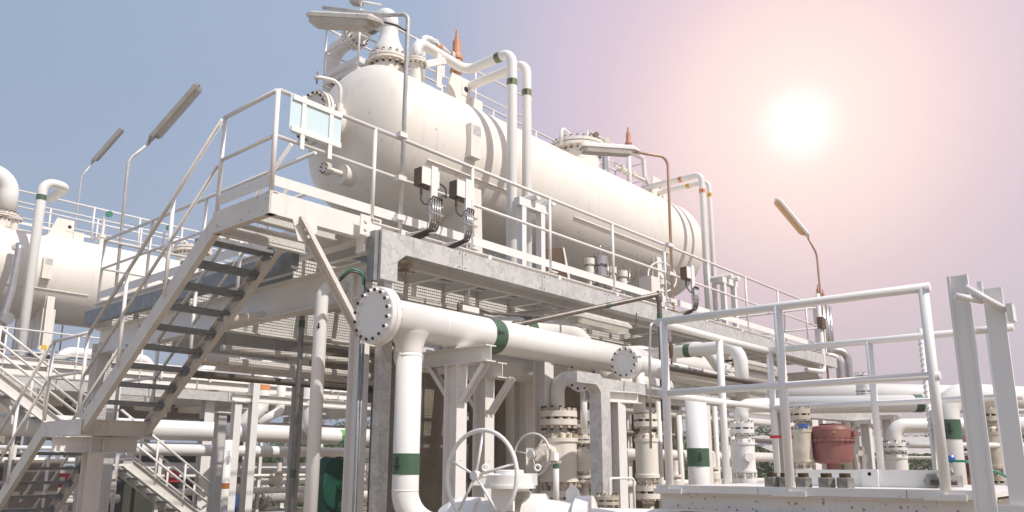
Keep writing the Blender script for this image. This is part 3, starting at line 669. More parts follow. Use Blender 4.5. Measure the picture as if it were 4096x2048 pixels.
# underside fluorescent
def underlight(c0, c1, label):
    t = thing('fluorescent_light', label, 'light', c0, 'fluorescent lights under platforms')
    fixture(t, c0, c1, .26, case='lamp_case'); m_ = (Vector(c0)+Vector(c1))/2
    for f in (.25, .75):
        p_ = Vector(c0).lerp(Vector(c1), f); build(MB().box((p_.x-.02, p_.y-.03, p_.z+.08), (p_.x+.02, p_.y+.4, p_.z+.12)), 'hanger', 'stud', t)
    q = Vector(c1); build(MB().tube([q+Vector((0, 0, .02)), q+Vector((.15, 0, 0)), q+Vector((.3, 0, .12)), q+Vector((.32, 0, .3))], .011, .08), 'cable', 'rubber', t)
underlight((8.62, 6.47, 2.02), (10.1, 6.47, 2.02), 'white fluorescent light under the platform above the big pipe')
underlight((14.3, 6.72, 1.95), (16.0, 6.72, 1.95), 'farther fluorescent light under the right part of the platform')
# valves on the deck
def stack(parent, x, y, z, s, mt='shell', n=8, hgt=None):
    mb = MB(); mb.lathe((x, y, z), (0, 0, 1), [(0, .1*s), (.05*s, .1*s), (.05*s, .05*s), (.09*s, .05*s), (.09*s, .085*s), (.22*s, .085*s), (.22*s, .05*s), (.26*s, .05*s), (.26*s, .1*s), (.31*s, .1*s), (.32*s, .1*s), (.37*s, .1*s)], 18)
    mb.bolts((x, y, z+.315*s), (0, 0, 1), .085*s, n, .014*s, -.07*s, .07*s, .012*s); mb.bolts((x, y, z+.02*s), (0, 0, 1), .085*s, n, .014*s, -.04*s, .05*s)
    return build(mb, 'valve_body', [mt, 'stud'], parent)
zc = 3.3
for x, y, z, s, mt, lb in ((12.49, 8.8, 3.6, 1.05, 'shell', 'small white flanged drain valve under the vessel, leftmost of the four'), (12.87, 8.8, 3.55, 1.5, 'steel', 'bare steel flanged valve stack second of the four under the vessel'),
                     (13.26, 8.8, 3.55, 1.1, 'shell', 'small white flanged drain valve third of the four under the vessel'), (13.67, 8.8, 3.55, 1.1, 'shell', 'small white flanged drain valve rightmost of the four with lever handle')):
    t = thing('drain_valve', lb, 'valve', (x, y, z-.8), 'drain valves under the vessel')
    stack(t, x, y, z, s, mt); build(MB().cyl((x, y, ZD), (x, y, z), .045, 14), 'stem_pipe', 'shell', t)
    if x > 13.5 or mt == 'steel': build(MB().tube([(x+.08, y-.05, z+.2), (x+.2, y-.05, z+.2), (x+.2, y-.05, z+.5)], .01, .02), 'lever', 'steel', t)
t = thing('instrument_tube', 'thin bent steel instrument tube rising under the vessel', 'tube', (12.87, 8.8, 4.0))
build(MB().tube([(12.87, 8.8, 4.0), (12.87, 8.8, 4.35), (13.4, 8.8, 4.4), (14.3, 8.8, 4.4), (14.3, 8.8, 2.8)], .011, .06), 'tube_run', 'steel', t)
def handwheel(parent, c, ax, R, r, ns=5, hub=.05, cone=0., m='clean', ph=0.3):
    c, ax = Vector(c), Vector(ax).normalized(); a = Vector((0, 0, 1)); u = ax.cross(a).normalized(); v = ax.cross(u)
    n = 48; pts = [c + (u*math.cos(2*math.pi*k/n)+v*math.sin(2*math.pi*k/n))*R for k in range(n+1)]
    o = build(MB().tube(pts, r, n=10, caps=False), 'rim', m, parent)
    mb = MB(); mb.lathe(c+ax*(cone-hub*.6), ax, [(0, hub), (hub*1.4, hub)], 14)
    for k in range(ns):
        an = 2*math.pi*k/ns+ph; mb.tube([c+ax*cone, c+(u*math.cos(an)+v*math.sin(an))*R], r*.62, n=8)
    build(mb, 'spokes', m, parent)
t = thing('gate_valve', 'white gate valve with spoked handwheel on the deck under the vessel tail', 'valve', (14.6, 8.5, ZD))
handwheel(t, (14.6, 8.4, 3.95), (-.5, -.8, .1), .33, .02, 3)
build(MB().lathe((14.75, 8.6, ZD), (0, 0, 1), [(0, .08), (.6, .08), (.6, .16), (.75, .16), (.75, .1), (1.1, .1), (1.1, .17), (1.25, .17)], 18), 'valve_body', 'shell', t)
build(MB().box((14.15, 8.4, 3.4), (14.5, 8.7, 3.9)), 'gearbox', 'shell', t)
t = thing('weather_plate', 'dark brown angled plate with a white edge beside the pipe support frame', 'plate', (11.4, 8.95, 3.4))
build(MB().plate([(11.1, 9.0, 3.2), (11.15, 9.0, 3.95), (11.87, 9.0, 4.12), (12.12, 9.0, 3.2)], (0, .03, 0)), 'panel', 'bronze', t)
build(MB().plate([(11.87, 8.98, 4.14), (11.93, 8.98, 4.12), (12.2, 8.98, 3.2), (12.12, 8.98, 3.2)], (0, .05, 0)), 'rim', 'shell', t)

# ---------------------------------------------------------------- concrete piers
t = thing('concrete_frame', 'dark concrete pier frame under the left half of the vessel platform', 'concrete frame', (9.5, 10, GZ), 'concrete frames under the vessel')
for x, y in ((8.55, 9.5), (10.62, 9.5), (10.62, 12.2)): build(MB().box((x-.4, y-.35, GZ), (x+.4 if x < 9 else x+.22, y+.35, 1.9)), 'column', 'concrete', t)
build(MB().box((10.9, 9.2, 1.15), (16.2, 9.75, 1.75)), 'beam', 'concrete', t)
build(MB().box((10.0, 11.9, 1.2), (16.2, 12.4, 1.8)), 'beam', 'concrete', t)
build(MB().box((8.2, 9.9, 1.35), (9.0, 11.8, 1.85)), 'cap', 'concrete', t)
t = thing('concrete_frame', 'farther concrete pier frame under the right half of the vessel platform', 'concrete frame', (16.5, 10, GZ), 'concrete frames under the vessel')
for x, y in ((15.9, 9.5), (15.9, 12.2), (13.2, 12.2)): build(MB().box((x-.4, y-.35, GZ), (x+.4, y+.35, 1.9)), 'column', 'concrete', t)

# ---------------------------------------------------------------- the big white header
HY, HZ = 6.28, 1.5
t = thing('header_pipe', 'big white header pipe with a round bolted end and green band, front centre', 'pipe', (5.1, HY, HZ))
build(MB().tube([(5.2, HY, HZ), (10.2, HY, HZ)], .203, n=48), 'pipe_run', 'clean', t)
build(MB().tube([(5.6, HY, HZ-.1), (5.6, HY, -.6), (6.3, HY-.75, -.62)], .137, .36, 32, 12), 'down_leg', 'clean', t)
mb = MB(); mb.lathe((5.6, HY, HZ-.34), (0, 0, 1), [(0, .139), (.06, .145), (.14, .17), (.2, .2)], 32, smooth_all=True); build(mb, 'branch_saddle', 'clean', t)
mb = MB()
for x in (5.98, 7.25, 8.6): mb.lathe((x, HY, HZ), (1, 0, 0), [(0, .203), (.004, .206), (.012, .206), (.016, .203)], 48)
for z in (1.12, -.25): mb.lathe((5.6, HY, z), (0, 0, 1), [(0, .137), (.004, .141), (.012, .141), (.016, .137)], 32)
build(mb, 'weld_seam', 'clean', t)
fo = build(MB().lathe((5.10, HY, HZ), (1, 0, 0), [(0, .285), (.008, .297), (.055, .299), (.058, .29), (.064, .29), (.067, .299), (.12, .299), (.125, .26), (.2, .205)], 56), 'blind_flange', 'clean', t)
bolt_parts(fo, (5.10, HY, HZ), (-1, 0, 0), .255, 16, .025, .035, .012)
bolt_parts(fo, (5.215, HY, HZ), (1, 0, 0), .255, 16, .025, .03, .012)
band(t, (6.86, HY, HZ), (1, 0, 0), .203, .2, 'green', (-1, 0, 0), (-.2, -1, .05), .13)
band(t, (5.6, HY, .02), (0, 0, 1), .137, .21, 'green', (0, 0, -1), (-1, -.15, 0), .14)
def tsupport(x, y, zt, label, bl=.53, m='white', zb=GZ):
    t = thing('pipe_support', label, 'support', (x, y, zb), 'T shaped pipe supports')
    build(MB().ibeam((x, y-bl, zt-.09), (x, y+bl, zt-.09), .18, .16, .012), 'cross_arm', m, t)
    icol(t, x, y, zb, zt-.18, .16, m=m, d=.2)
    for sg in (-1, 1): build(MB().chan((x, y+sg*.43, zt-.18), (x, y+sg*.09, zt-.58), .09, .05, .008, up=(1, 0, 0)), 'knee_brace', m, t)
    build(MB().plate([(x-.1, y-.08, zt+.003), (x-.0, y-.08, zt+.07), (x+.1, y-.08, zt+.003)], (0, .16, 0)), 'pipe_shoe', m, t)
tsupport(6.3, 6.28, 1.28, 'T shaped steel support directly under the front of the big header pipe')
tsupport(7.05, 6.55, 1.2, 'second T shaped support just behind the first one', .3)
# header 2: curved pipe rising behind, lower parallel pipe
p = pipe('thick white pipe curving down behind the big header pipe, right of centre', [(7.0, 7.1, 1.62), (9.35, 7.05, 1.97), (10.15, 6.85, 1.3), (11.6, 6.75, 1.25)], .215, .5, 'clean', n=36, group='pipes beside the big header'); band(p, (8.4, 7.07, 1.828), (1, 0, .149), .215, .2, 'green')
p = pipe('thick pipe running behind and below the big header pipe', [(6.6, 7.5, 1.36), (16.5, 7.4, 1.5)], .2, None, 'white', n=32, group='pipes beside the big header'); band(p, (8.1, 7.5, 1.38), (1, 0, .01), .2, .2, 'green'); band(p, (12.75, 7.44, 1.45), (1, 0, .01), .2, .15, 'green')
# second blind flange
t = thing('header_pipe', 'smaller white header with round bolted end right of the big header', 'pipe', (8.3, 5.43, 1.27))
FX, FY, FZ = 8.42, 5.43, 1.27
build(MB().tube([(FX+.1, FY, FZ), (12.5, FY, 1.22)], .125, n=32), 'pipe_run', 'clean', t)
fo = build(MB().lathe((FX, FY, FZ), (1, 0, 0), [(0, .1), (-.006, .11), (0, .12), (0, .195), (.045, .2), (.05, .19), (.055, .2), (.1, .2), (.1, .16), (.17, .128)], 40), 'blind_flange', 'clean', t)
bolt_parts(fo, (FX, FY, FZ), (-1, 0, 0), .168, 12, .019, .025, .01)
build(MB().tube([(FX+.32, FY, FZ), (FX+.32, FY, .66)], .078, n=24), 'branch_pipe', 'clean', t)
band(t, (FX+2.6, FY, FZ-.02), (1, 0, 0), .125, .15, 'green')
# third flange, large bolts below header and elbow
t = thing('pipe', 'elbow pipe with a large bolted flange hanging under the big header', 'pipe', (8.9, 6.8, .7), 'pipes beside the big header')
build(MB().tube([(8.8, 6.78, .7), (8.8, 6.78, 1.2), (9.15, 6.62, 1.22)], .098, .2, 24), 'elbow', 'clean', t)
fo = build(MB().lathe((8.98, 6.5, 1.22), (.85, .5, 0), [(0, .14), (-.006, .14), (0, .15), (0, .22), (.06, .22), (.07, .21), (.13, .21), (.13, .1), (.5, .1)], 36), 'flange', 'clean', t)
bolt_parts(fo, (8.98, 6.5, 1.22), (-.85, -.5, 0), .18, 12, .026, .04, .01)
# arch pipe and others to the right
p = pipe('white pipe arching over and dropping at right, with dark green band', [(11.05, 7.3, 1.75), (11.05, 5.1, 1.75), (11.05, 5.1, .9)], .1, .26, 'clean', n=24, group='pipes beside the big header')
band(p, (11.05, 5.95, 1.75), (0, 1, 0), .1, .1, 'green')
p = pipe('white branch pipe curving down to a bolted flange beside the arch pipe', [(12.0, 6.6, 1.95), (12.0, 6.15, 1.93), (12.3, 5.95, 1.45)], .1, .25, 'clean', n=20, group='pipes beside the big header')
flange(p, (12.3, 5.92, 1.5), (.1, -.1, 1), .2, .05, 12, .02, 'clean')
hdr_r = p = pipe('thick white pipe running away under the platform floor at right', [(9.9, 6.9, 1.6), (11.2, 6.9, 1.78), (16.0, 6.9, 1.78)], .16, .4, 'clean', n=24, group='pipes beside the big header')
# small pipe bundle
for k in range(4):
    pp = pipe('thin grey pipe, number %s from the front in the bundle right of centre' % ('one', 'two', 'three', 'four')[k], [(8.55+.1*k, 4.9+.1*k, 1.19), (15.2, 4.9+.1*k, 1.19)], .028 if k else .034, None, 'conduit' if k < 2 else 'beige', n=12, group='bundle of thin parallel pipes')
    if k == 0: p_bundle = pp
    if k == 0: band(pp, (8.75, 4.9, 1.19), (1, 0, 0), .034, .08, 'green')
t = thing('instrument_tube', 'thin steel hoop tube with small valve above the pipe bundle', 'tube', (8.35, 4.9, 1.2))
build(MB().tube([(8.1, 4.9, .2), (8.15, 4.9, 1.3), (8.2, 4.9, 1.68), (8.62, 4.9, 1.72), (8.66, 4.9, 1.5), (8.66, 4.9, 1.22)], .014, .08), 'tube_run', 'steel', t)
build(MB().lathe((8.66, 4.9, 1.3), (0, 0, 1), [(0, .02), (.1, .028), (.15, .028), (.16, .015), (.22, .015)], 10), 'small_valve', 'bronze', t)
# grey/brown threaded pipe crossing
t = thing('conduit', 'dark threaded pipe crossing in front of the platform and dropping at an elbow', 'conduit', (9.62, 5.6, 1))
build(MB().tube([(9.62, 5.6, .6), (9.62, 5.6, 2.36), (7.7, 6.6, 1.78), (7.1, 7.2, 1.75)], .035, .03, 14), 'pipe_run', 'conduit', t)
build(MB().lathe((9.62, 5.6, 2.26), (0, 0, 1), [(0, .05), (.06, .05), (.12, .04), (.15, .025)], 14), 'elbow', 'conduit', t)
mb = MB(); mb.lathe((7.75, 6.57, 1.79), Vector((-1.92, 1.0, -.58)), [(0, .05), (.05, .05), (.06, .06), (.1, .06), (.11, .05), (.16, .05)], 14); build(mb, 'coupling', 'conduit', t)
band(t, (9.62, 5.6, 2.05), (0, 0, 1), .035, .07, 'green'); band(t, (8.9, 5.975, 2.14), (-1.92, 1.0, -.58), .035, .07, 'green')
t = thing('conduit', 'dark branch pipe with a small end cap left of the crossing pipe', 'conduit', (7.0, 6.75, 1.9))
build(MB().tube([(6.85, 6.8, 1.72), (6.85, 6.8, 1.98), (7.4, 6.8, 1.92), (8.4, 6.6, 1.98)], .02, .03, 10), 'pipe_run', 'conduit', t)
build(MB().box((6.9, 6.78, 1.88), (7.2, 6.84, 1.95)), 'bracket', 'white', t)

# ---------------------------------------------------------------- drop pipes between stair and column
p = pipe('white pipe with an elbow dropping beside the diagonal brace', [(5.8, 7.3, 1.99), (5.19, 7.3, 1.99), (5.19, 7.3, -1.6)], .073, .17, 'clean', n=20, group='drop pipes behind the stairs')
arrow(p, (5.55, 7.22, 2.0), (-1, 0, 0), (0, -1, 0), .06); arrow(p, (5.13, 7.25, 1.5), (0, 0, -1), (-.8, -.6, 0), .07)
build(MB().lathe((5.8, 7.3, 1.99), (1, 0, 0), [(0, .074), (.5, .074)], 20), 'dark_run', 'beige', p)
t = thing('conduit', 'slim grey threaded pipe standing left of the white drop pipe', 'conduit', (6.1, 9, GZ), 'drop pipes behind the stairs')
build(MB().tube([(6.8, 9.0, 2.15), (6.1, 9.0, 2.15), (6.1, 9.0, GZ)], .034, .04, 12), 'pipe_run', 'galv_dark', t)
build(MB().lathe((6.1, 9.0, 2.1), (0, 0, 1), [(0, .05), (.04, .052), (.08, .04)], 12), 'elbow', 'conduit', t)
band(t, (6.1, 9.0, 1.85), (0, 0, 1), .037, .1, 'green'); band(t, (6.1, 9.0, -.1), (0, 0, 1), .037, .1, 'green')
# pipes slung under the deck at left
for k, (a_, b_, r_, m_, nm) in enumerate((((5.0, 9.0, 1.75), (6.9, 8.9, 2.22), .06, 'beige', 'beige pipe slung across under the left end of the platform'),
        ((5.75, 10.4, 1.62), (9.4, 10.0, 1.62), .05, 'beige', 'beige pipe hanging below the platform behind the drop pipe'),
        ((5.2, 9.9, 1.36), (8.6, 9.9, 1.36), .07, 'beige', 'lower beige pipe under the platform striped by grating shade'),
        ((5.2, 10.2, 1.2), (8.6, 10.2, 1.2), .05, 'conduit', 'dark conduit below the beige pipes under the platform'),
        ((6.3, 9.4, 1.75), (9.4, 9.4, 1.78), .04, 'beige', 'thin beige pipe with black lettering under the platform'),
        ((6.4, 9.0, 1.55), (9.4, 9.2, 1.6), .035, 'conduit', 'thin dark pipe under the platform near the corner column'))):
    p = pipe(nm, [a_, b_], r_, None, m_, n=14, group='pipes slung under the platform')
    if k == 1: text(p, 'JD 2 MCDA-2', ((a_[0]+b_[0])/2-.4, 10.14, 1.6), (1, -.11, 0), (0, 0, 1), .07)
t = thing('trapeze_hanger', 'white steel trapeze hanger carrying the pipes below the platform', 'support', (6.5, 9.8, 1.1))
mb = MB(); mb.ibeam((5.3, 9.7, 1.25), (8.2, 9.7, 1.25), .07, .07); mb.bar((8.1, 9.7, 1.2), (8.1, 9.7, 2.1), .1, .1); mb.bar((5.6, 9.7, 1.2), (5.6, 9.7, 2.1), .1, .1); build(mb, 'hanger_frame', 'beige', t)

# ---------------------------------------------------------------- valves in the middle
def ball_valve(name, label, x, y, ztop, zbot, rf, m='shell', group=None, gear=None, nb=12):
    """vertical flanged valve between two flange pairs"""
    t = thing(name, label, 'valve', (x, y, zbot), group); h = ztop-zbot
    build(MB().lathe((x, y, zbot), (0, 0, 1), [(0, rf*.52), (h*.22, rf*.55), (h*.24, rf*.8), (h*.27, rf*.8), (h*.275, rf*1.03), (h*.31, rf*1.03), (h*.315, rf*.95), (h*.66, rf*.95), (h*.665, rf*1.03), (h*.70, rf*1.03), (h*.705, rf*.8), (h*.74, rf*.8), (h*.78, rf*.5), (h, rf*.5)], 32), 'valve_body', m, t)
    th = h*.07
    flange(t, (x, y, zbot+h*.12), (0, 0, 1), rf, th, nb, rf*.11, m); flange(t, (x, y, zbot+h*.9), (0, 0, 1), rf, th, nb, rf*.11, m)
    for za_, z0_, z1_ in ((.27, -h*.05, 0), (.7, 0, h*.045)):
        mb = MB(); mb.bolts((x, y, zbot+h*za_), (0, 0, 1), rf*.9, nb, rf*.11, z0_, z1_); build(mb, 'bolt_ring', ['bolt' if m != 'clean' else m, 'stud'], t)
    return t
va = ball_valve('ball_valve', 'big flanged ball valve standing under the elbow pipe in the middle', 8.84, 6.8, .78, -.58, .26, 'shell', 'flanged valves in the middle')
mb = MB(); mb.lathe((8.66, 6.84, .15), (-.9, -.35, 0), [(0, .15), (.16, .15), (.18, .12)], 28); g_ = build(mb, 'stem_cover', 'shell', va)
mb = MB(); mb.bar((8.36, 6.93, .1), (8.47, 6.70, .1), .12, .24); mb.lathe((8.38, 6.78, .13), (-.8, -.5, 0), [(0, .07), (.05, .07)], 20); build(mb, 'gearbox', 'shell', va)
build(MB().box((9.02, 6.52, .08), (9.05, 6.545, .3)), 'label_plate', 'bronze', va)
handwheel(va, (7.45, 6.13, .13), (-1, -.1, .05), .25, .014, 3, m='white', ph=1.9)
build(MB().tube([(7.45, 6.13, .13), (8.36, 6.85, .1)], .02), 'shaft', 'white', va)
p = pipe('white pipe below the big ball valve running right near the ground', [(8.84, 6.8, -.6), (8.84, 6.8, -.9), (9.9, 6.3, -.95)], .2, .25, 'shell', n=24, group='low pipes in the middle')
vb = ball_valve('ball_valve', 'slim flanged valve with small wheel right of the big ball valve', 9.12, 6.57, .42, -.25, .14, 'shell', 'flanged valves in the middle', nb=8)
build(MB().tube([(9.12, 6.57, 1.15), (9.12, 6.57, .4)], .05, n=14), 'riser_pipe', 'clean', vb); build(MB().tube([(9.12, 6.57, -.25), (9.12, 6.57, -.75)], .05, n=14), 'lower_pipe', 'shell', vb)
build(MB().bar((9.2, 6.45, .1), (9.42, 6.3, .1), .14, .14), 'gearbox', 'shell', vb)
handwheel(vb, (9.55, 6.2, .07), (.7, -.6, 0), .14, .013, 5, hub=.03)
vc = ball_valve('ball_valve', 'tall flanged valve right of the I beam post under the smaller header', 8.86, 5.42, .68, -.45, .15, 'shell', 'flanged valves in the middle', nb=8)
build(MB().tube([(8.86, 5.42, -.45), (8.86, 5.42, -1.2)], .07, n=16), 'lower_pipe', 'metal_dirty', vc)
# galvanised duct bridge
t = thing('cable_duct', 'upright galvanised duct with sloped shoulder right of the big ball valve', 'cable tray', (7.4, 5.0, 0), 'galvanised ducts')
build(MB().plate([(6.9, 5.05, 1.0), (7.33, 5.05, 1.0), (7.52, 5.05, .86), (7.52, 5.05, GZ), (7.34, 5.05, GZ), (7.34, 5.05, .8), (7.26, 5.05, .88), (6.9, 5.05, .88)][::-1], (0, .16, 0)), 'duct_section', 'galv', t)
t = thing('cable_duct', 'galvanised duct running right behind the work platform railing', 'cable tray', (7.55, 5.1, .9), 'galvanised ducts')
for a_ in range(5): build(MB().box((7.56+a_*1.4, 5.25, .86), (7.95+1.0+a_*1.4, 5.42, 1.0)), 'duct_section', 'galv', t)
t = thing('pipe_support', 'white I beam post with a short cap beam right of the sloped duct', 'support', (7.75, 5.3, GZ))
build(MB().ibeam((7.35, 5.28, .78), (8.1, 5.05, .78), .13, .14), 'cap_beam', 'white', t); icol(t, 7.8, 5.16, GZ, .72, .16, m='white')
t = thing('instrument_tube', 'slim white inverted U tube beside the sloped duct', 'tube', (7.6, 4.7, -.5))
build(MB().tube([(6.95, 4.7, -.75), (6.95, 4.7, -.12), (7.28, 4.62, -.12), (7.28, 4.62, -.9)], .013, .04), 'tube_run', 'clean', t)
t = ball_valve('ball_valve', 'small brownish flanged valve at the bottom under the inverted U tube', 6.9, 4.7, -.28, -.85, .12, 'metal_dirty', 'flanged valves in the middle', nb=8)
for x, y, lb in ((9.55, 8.0, 'broad white I beam column behind the elbow pipe'), (12.2, 5.0, 'white steel column behind the work platform, left of the green banded pipe'), (13.2, 5.0, 'white steel column right of the green banded pipe')):
    t = thing('steel_column', lb, 'column', (x, y, GZ), 'free standing steel columns'); icol(t, x, y, GZ, 2.0 if x < 10 else .85, .26, 'post')
    build(MB().box((x-.2, y-.2, .85 if x > 10 else 2.0), (x+.2, y+.2, .93 if x > 10 else 2.03)), 'cap_plate', 'white', t)

# ---------------------------------------------------------------- foreground valve with handwheel
t = thing('gate_valve', 'large white valve with big spoked handwheel at the bottom centre', 'valve', (4.4, 3.75, -1.2))
handwheel(t, (3.78, 3.53, -.06), (-1, -.06, .03), .285, .014, 5, hub=.03, cone=.05, ph=.9)
build(MB().tube([(3.76, 3.52, -.06), (4.1, 3.78, -.06)], .017), 'shaft', 'clean', t)
gb = MB(); ax_ = Vector((.66, -.75, 0)); gb.lathe((4.32, 3.76, -.15), (0, 0, 1), [(0, .185), (.02, .185), (.02, .17), (.09, .17), (.09, .1), (.12, .1), (.125, .09)], 28)
gb.bar((4.15, 3.95, -.09), (4.45, 3.62, -.09), .16, .08); g_ = build(gb, 'gearbox', 'clean', t)
for c_ in ((4.22, 3.9, -.03), (4.46, 3.62, -.03)):
    c = Vector(c_); n_ = 16; u_ = Vector((.66, -.75, 0))
    build(MB().tube([c+(u_*math.cos(2*math.pi*k/n_)+Vector((0, 0, 1))*math.sin(2*math.pi*k/n_))*.02+Vector((0, 0, .02)) for k in range(n_+1)], .007, n=8, caps=False), 'eye_bolt', 'clean', g_)
mb = MB(); mb.box((4.24, 3.66, -.3), (4.26, 3.86, -.15)); mb.box((4.26, 3.66, -.17), (4.44, 3.86, -.15)); mb.box((4.42, 3.66, -.3), (4.44, 3.86, -.15)); build(mb, 'yoke', 'clean', t)
build(MB().cyl((4.34, 3.76, -.32), (4.34, 3.76, -.16), .035), 'stem', 'metal_dirty', t)
build(MB().lathe((4.25, 4.35, -.43), Vector((.42, -1.0, 0)), [(0, .14), (.1, .2), (.14, .21), (.3, .21), (.3, .185), (.5, .2), (.62, .2), (.66, .24), (.78, .24), (.8, .2), (1.0, .19), (1.02, .23), (1.12, .23), (1.12, .15), (2.2, .15)], 40), 'valve_body', 'clean', t)
for f in (.56, .98):
    c = Vector((4.25, 4.35, -.43))+Vector((.42, -1, 0)).normalized()*f; s_ = Vector((0, 0, 1)); u_ = Vector((.42, -1, 0)).normalized()
    mb = MB(); mb.plate([c+s_*.15-u_*.05, c+s_*.26-u_*.045, c+s_*.31, c+s_*.26+u_*.045, c+s_*.15+u_*.05], Vector((.9, .38, 0))*.02); build(mb, 'lifting_eye', 'clean', t)
p = pipe('white insulated pipe end at the bottom edge left of the work platform', [(5.9, 3.6, -.62), (6.6, 3.3, -.58)], .16, None, 'clean', n=24, group='low pipes in the middle')

# ---------------------------------------------------------------- work platform on the right
wp = thing('work_platform', 'low white work platform with stained edge beam at lower right', 'platform', (4.7, .9, GZ))
build(MB().box((4.72, .86, -.15), (6.6, 2.78, -.125)), 'deck_plate', 'white', wp)
for a_, b_ in ((.86, 1.27), (1.275, 2.10), (2.105, 2.80)): build(MB().box((4.68, a_, -.165), (4.72, b_, -.118)), 'edge_strip', 'white', wp)
build(MB().ibeam((4.75, .88, -.222), (4.75, 2.8, -.222), .11, .1, .009), 'edge_beam', 'stained', wp)
build(MB().ibeam((6.5, .88, -.27), (6.5, 2.8, -.27), .2, .1, .01), 'edge_beam', 'beige', wp)
for y in (.95, 2.7): build(MB().ibeam((4.8, y, -.27), (6.5, y, -.27), .2, .1, .01), 'cross_beam', 'beige', wp)
for x in (4.95, 6.4):
    for y in (1.0, 2.65): build(MB().box((x-.06, y-.06, GZ), (x+.06, y+.06, -.37)), 'leg', 'white', wp)
def wrail(base, posts, label): return guardrail('guardrail', label, base, posts, h=1.1, r=.026, pr=.027, mid=.56, tm='clean', group='guardrails of the low work platform')
WZ = -.14
t = wrail([(4.7, 2.76, WZ), (4.7, 1.05, WZ)], [(4.7, 2.71, WZ), (4.7, 1.91, WZ), (4.7, 1.085, WZ)], 'nearest guardrail of the low work platform, facing the camera')
for y in (2.71, 1.91, 1.085): build(MB().box((4.66, y-.1, WZ-.03), (4.71, y+.1, WZ-.0)), 'foot_plate', 'white', t)
wrail([(4.74, 2.76, WZ), (6.5, 2.76, WZ)], [(5.62, 2.76, WZ)], 'left side guardrail of the low work platform')
wrail([(6.5, 2.76, WZ), (6.5, .95, WZ)], [(6.5, 2.74, WZ), (6.5, 1.93, WZ), (6.5, 1.1, WZ)], 'rear guardrail of the low work platform behind the red actuator')
# gate post at the right edge
t = thing('gate_post', 'pair of broad white channel posts with a sliding bar at the right edge', 'gate', (4.3, .8, GZ))
build(MB().prof((4.3, .835, GZ), (4.3, .835, .915), [(-.045, -.012), (.045, -.012), (.045, .012), (.033, .012), (.033, 0), (-.033, 0), (-.033, .012), (-.045, .012)][::1], up=(-1, 0, 0)), 'channel_post', 'clean', t)
build(MB().box((4.29, .655, GZ), (4.31, .735, .83)), 'flat_post', 'clean', t)
build(MB().tube([(4.16, .83, .79), (4.26, .735, .77)], .017), 'stub', 'clean', t)
build(MB().tube([(4.20, .79, .835), (4.28, .645, .715)], .016), 'slide_bar', 'clean', t)
build(MB().box((4.24, .725, .76), (4.262, .745, .86)), 'lug', 'clean', t); build(MB().box((4.24, .615, .66), (4.32, .64, .74)), 'stop_plate', 'clean', t)
build(MB().tube([(4.33, .85, .64), (4.33, .68, .64)], .018), 'cross_bar', 'clean', t)
build(MB().lathe((4.28, .79, -.24), (-1, 0, 0), [(0, .026), (.008, .026), (.008, .015), (.02, .015)], 8), 'bolt', 'white', t)
build(MB().box((4.27, .66, -.33), (4.29, .78, -.17)), 'bracket_plate', 'white', t)
build(MB().lathe((4.27, .715, -.23), (-1, 0, 0), [(0, .014), (.012, .014)], 6, flat=True), 'bolt', 'white', t)
# nuts
for i, (y, lb) in enumerate(((2.13, 'leftmost'), (2.04, 'second from left'), (1.93, 'middle'), (1.79, 'second from right'), (1.68, 'rightmost'))):
    t = thing('anchor_nut', 'weathered nut on a threaded stud, %s of five on the low platform' % lb, 'nut', (4.96, y, -.12), 'five anchor nuts on the low platform')
    build(MB().lathe((4.96, y, -.125), (0, 0, 1), [(0, .05), (.055, .051), (.062, .046)], 6, flat=True), 'nut', 'nut', t)
    mb = MB(); pr = []
    for k in range(6): pr += [(k*.005, .031), (k*.005+.0025, .034)]
    mb.lathe((4.96, y, -.066), (0, 0, 1), pr, 16); build(mb, 'stud', 'bronze', t)
t = thing('mounting_box', 'low white steel box with side bolt beside the nuts on the work platform', 'box', (5.3, 1.6, -.12))
mb = MB(); mb.box((5.4, 1.25, -.124), (5.5, 2.15, -.02)); build(mb, 'box_body', 'white', t)
mb = MB(); mb.box((5.38, 1.62, -.124), (5.4, 1.72, -.015)); mb.lathe((5.395, 1.67, -.045), (-1, 0, 0), [(0, .012), (.015, .012)], 8); mb.m = 1; mb.lathe((5.39, 1.3, -.085), (-1, 0, 0), [(0, .05), (.06, .05)], 6, flat=True); build(mb, 'bolted_lug', ['white', 'nut'], t)
build(MB().tube([(5.3, 1.3, -.09), (5.3, 1.16, -.09)], .015), 'plug', 'rubber', t)
t = thing('sensor', 'small steel canister with a blue knob on the work platform', 'sensor', (5.7, 1.35, -.12))
build(MB().lathe((5.75, 1.28, -.124), (0, 0, 1), [(0, .055), (.07, .055)], 20), 'canister', 'steel', t)
build(MB().tube([(5.75, 1.28, -.05), (5.75, 1.28, .05)], .008), 'stem', 'steel', t); build(MB().lathe((5.75, 1.28, .04), (0, 0, 1), [(0, .026), (.02, .028), (.03, .022)], 12, flat=True), 'knob', 'blue', t)
build(MB().tube([(5.75, 1.33, .035), (5.75, 1.2, .035), (5.85, 1.05, -.03), (5.9, .95, -.1)], .008, .05), 'cable', 'wire_green', t)
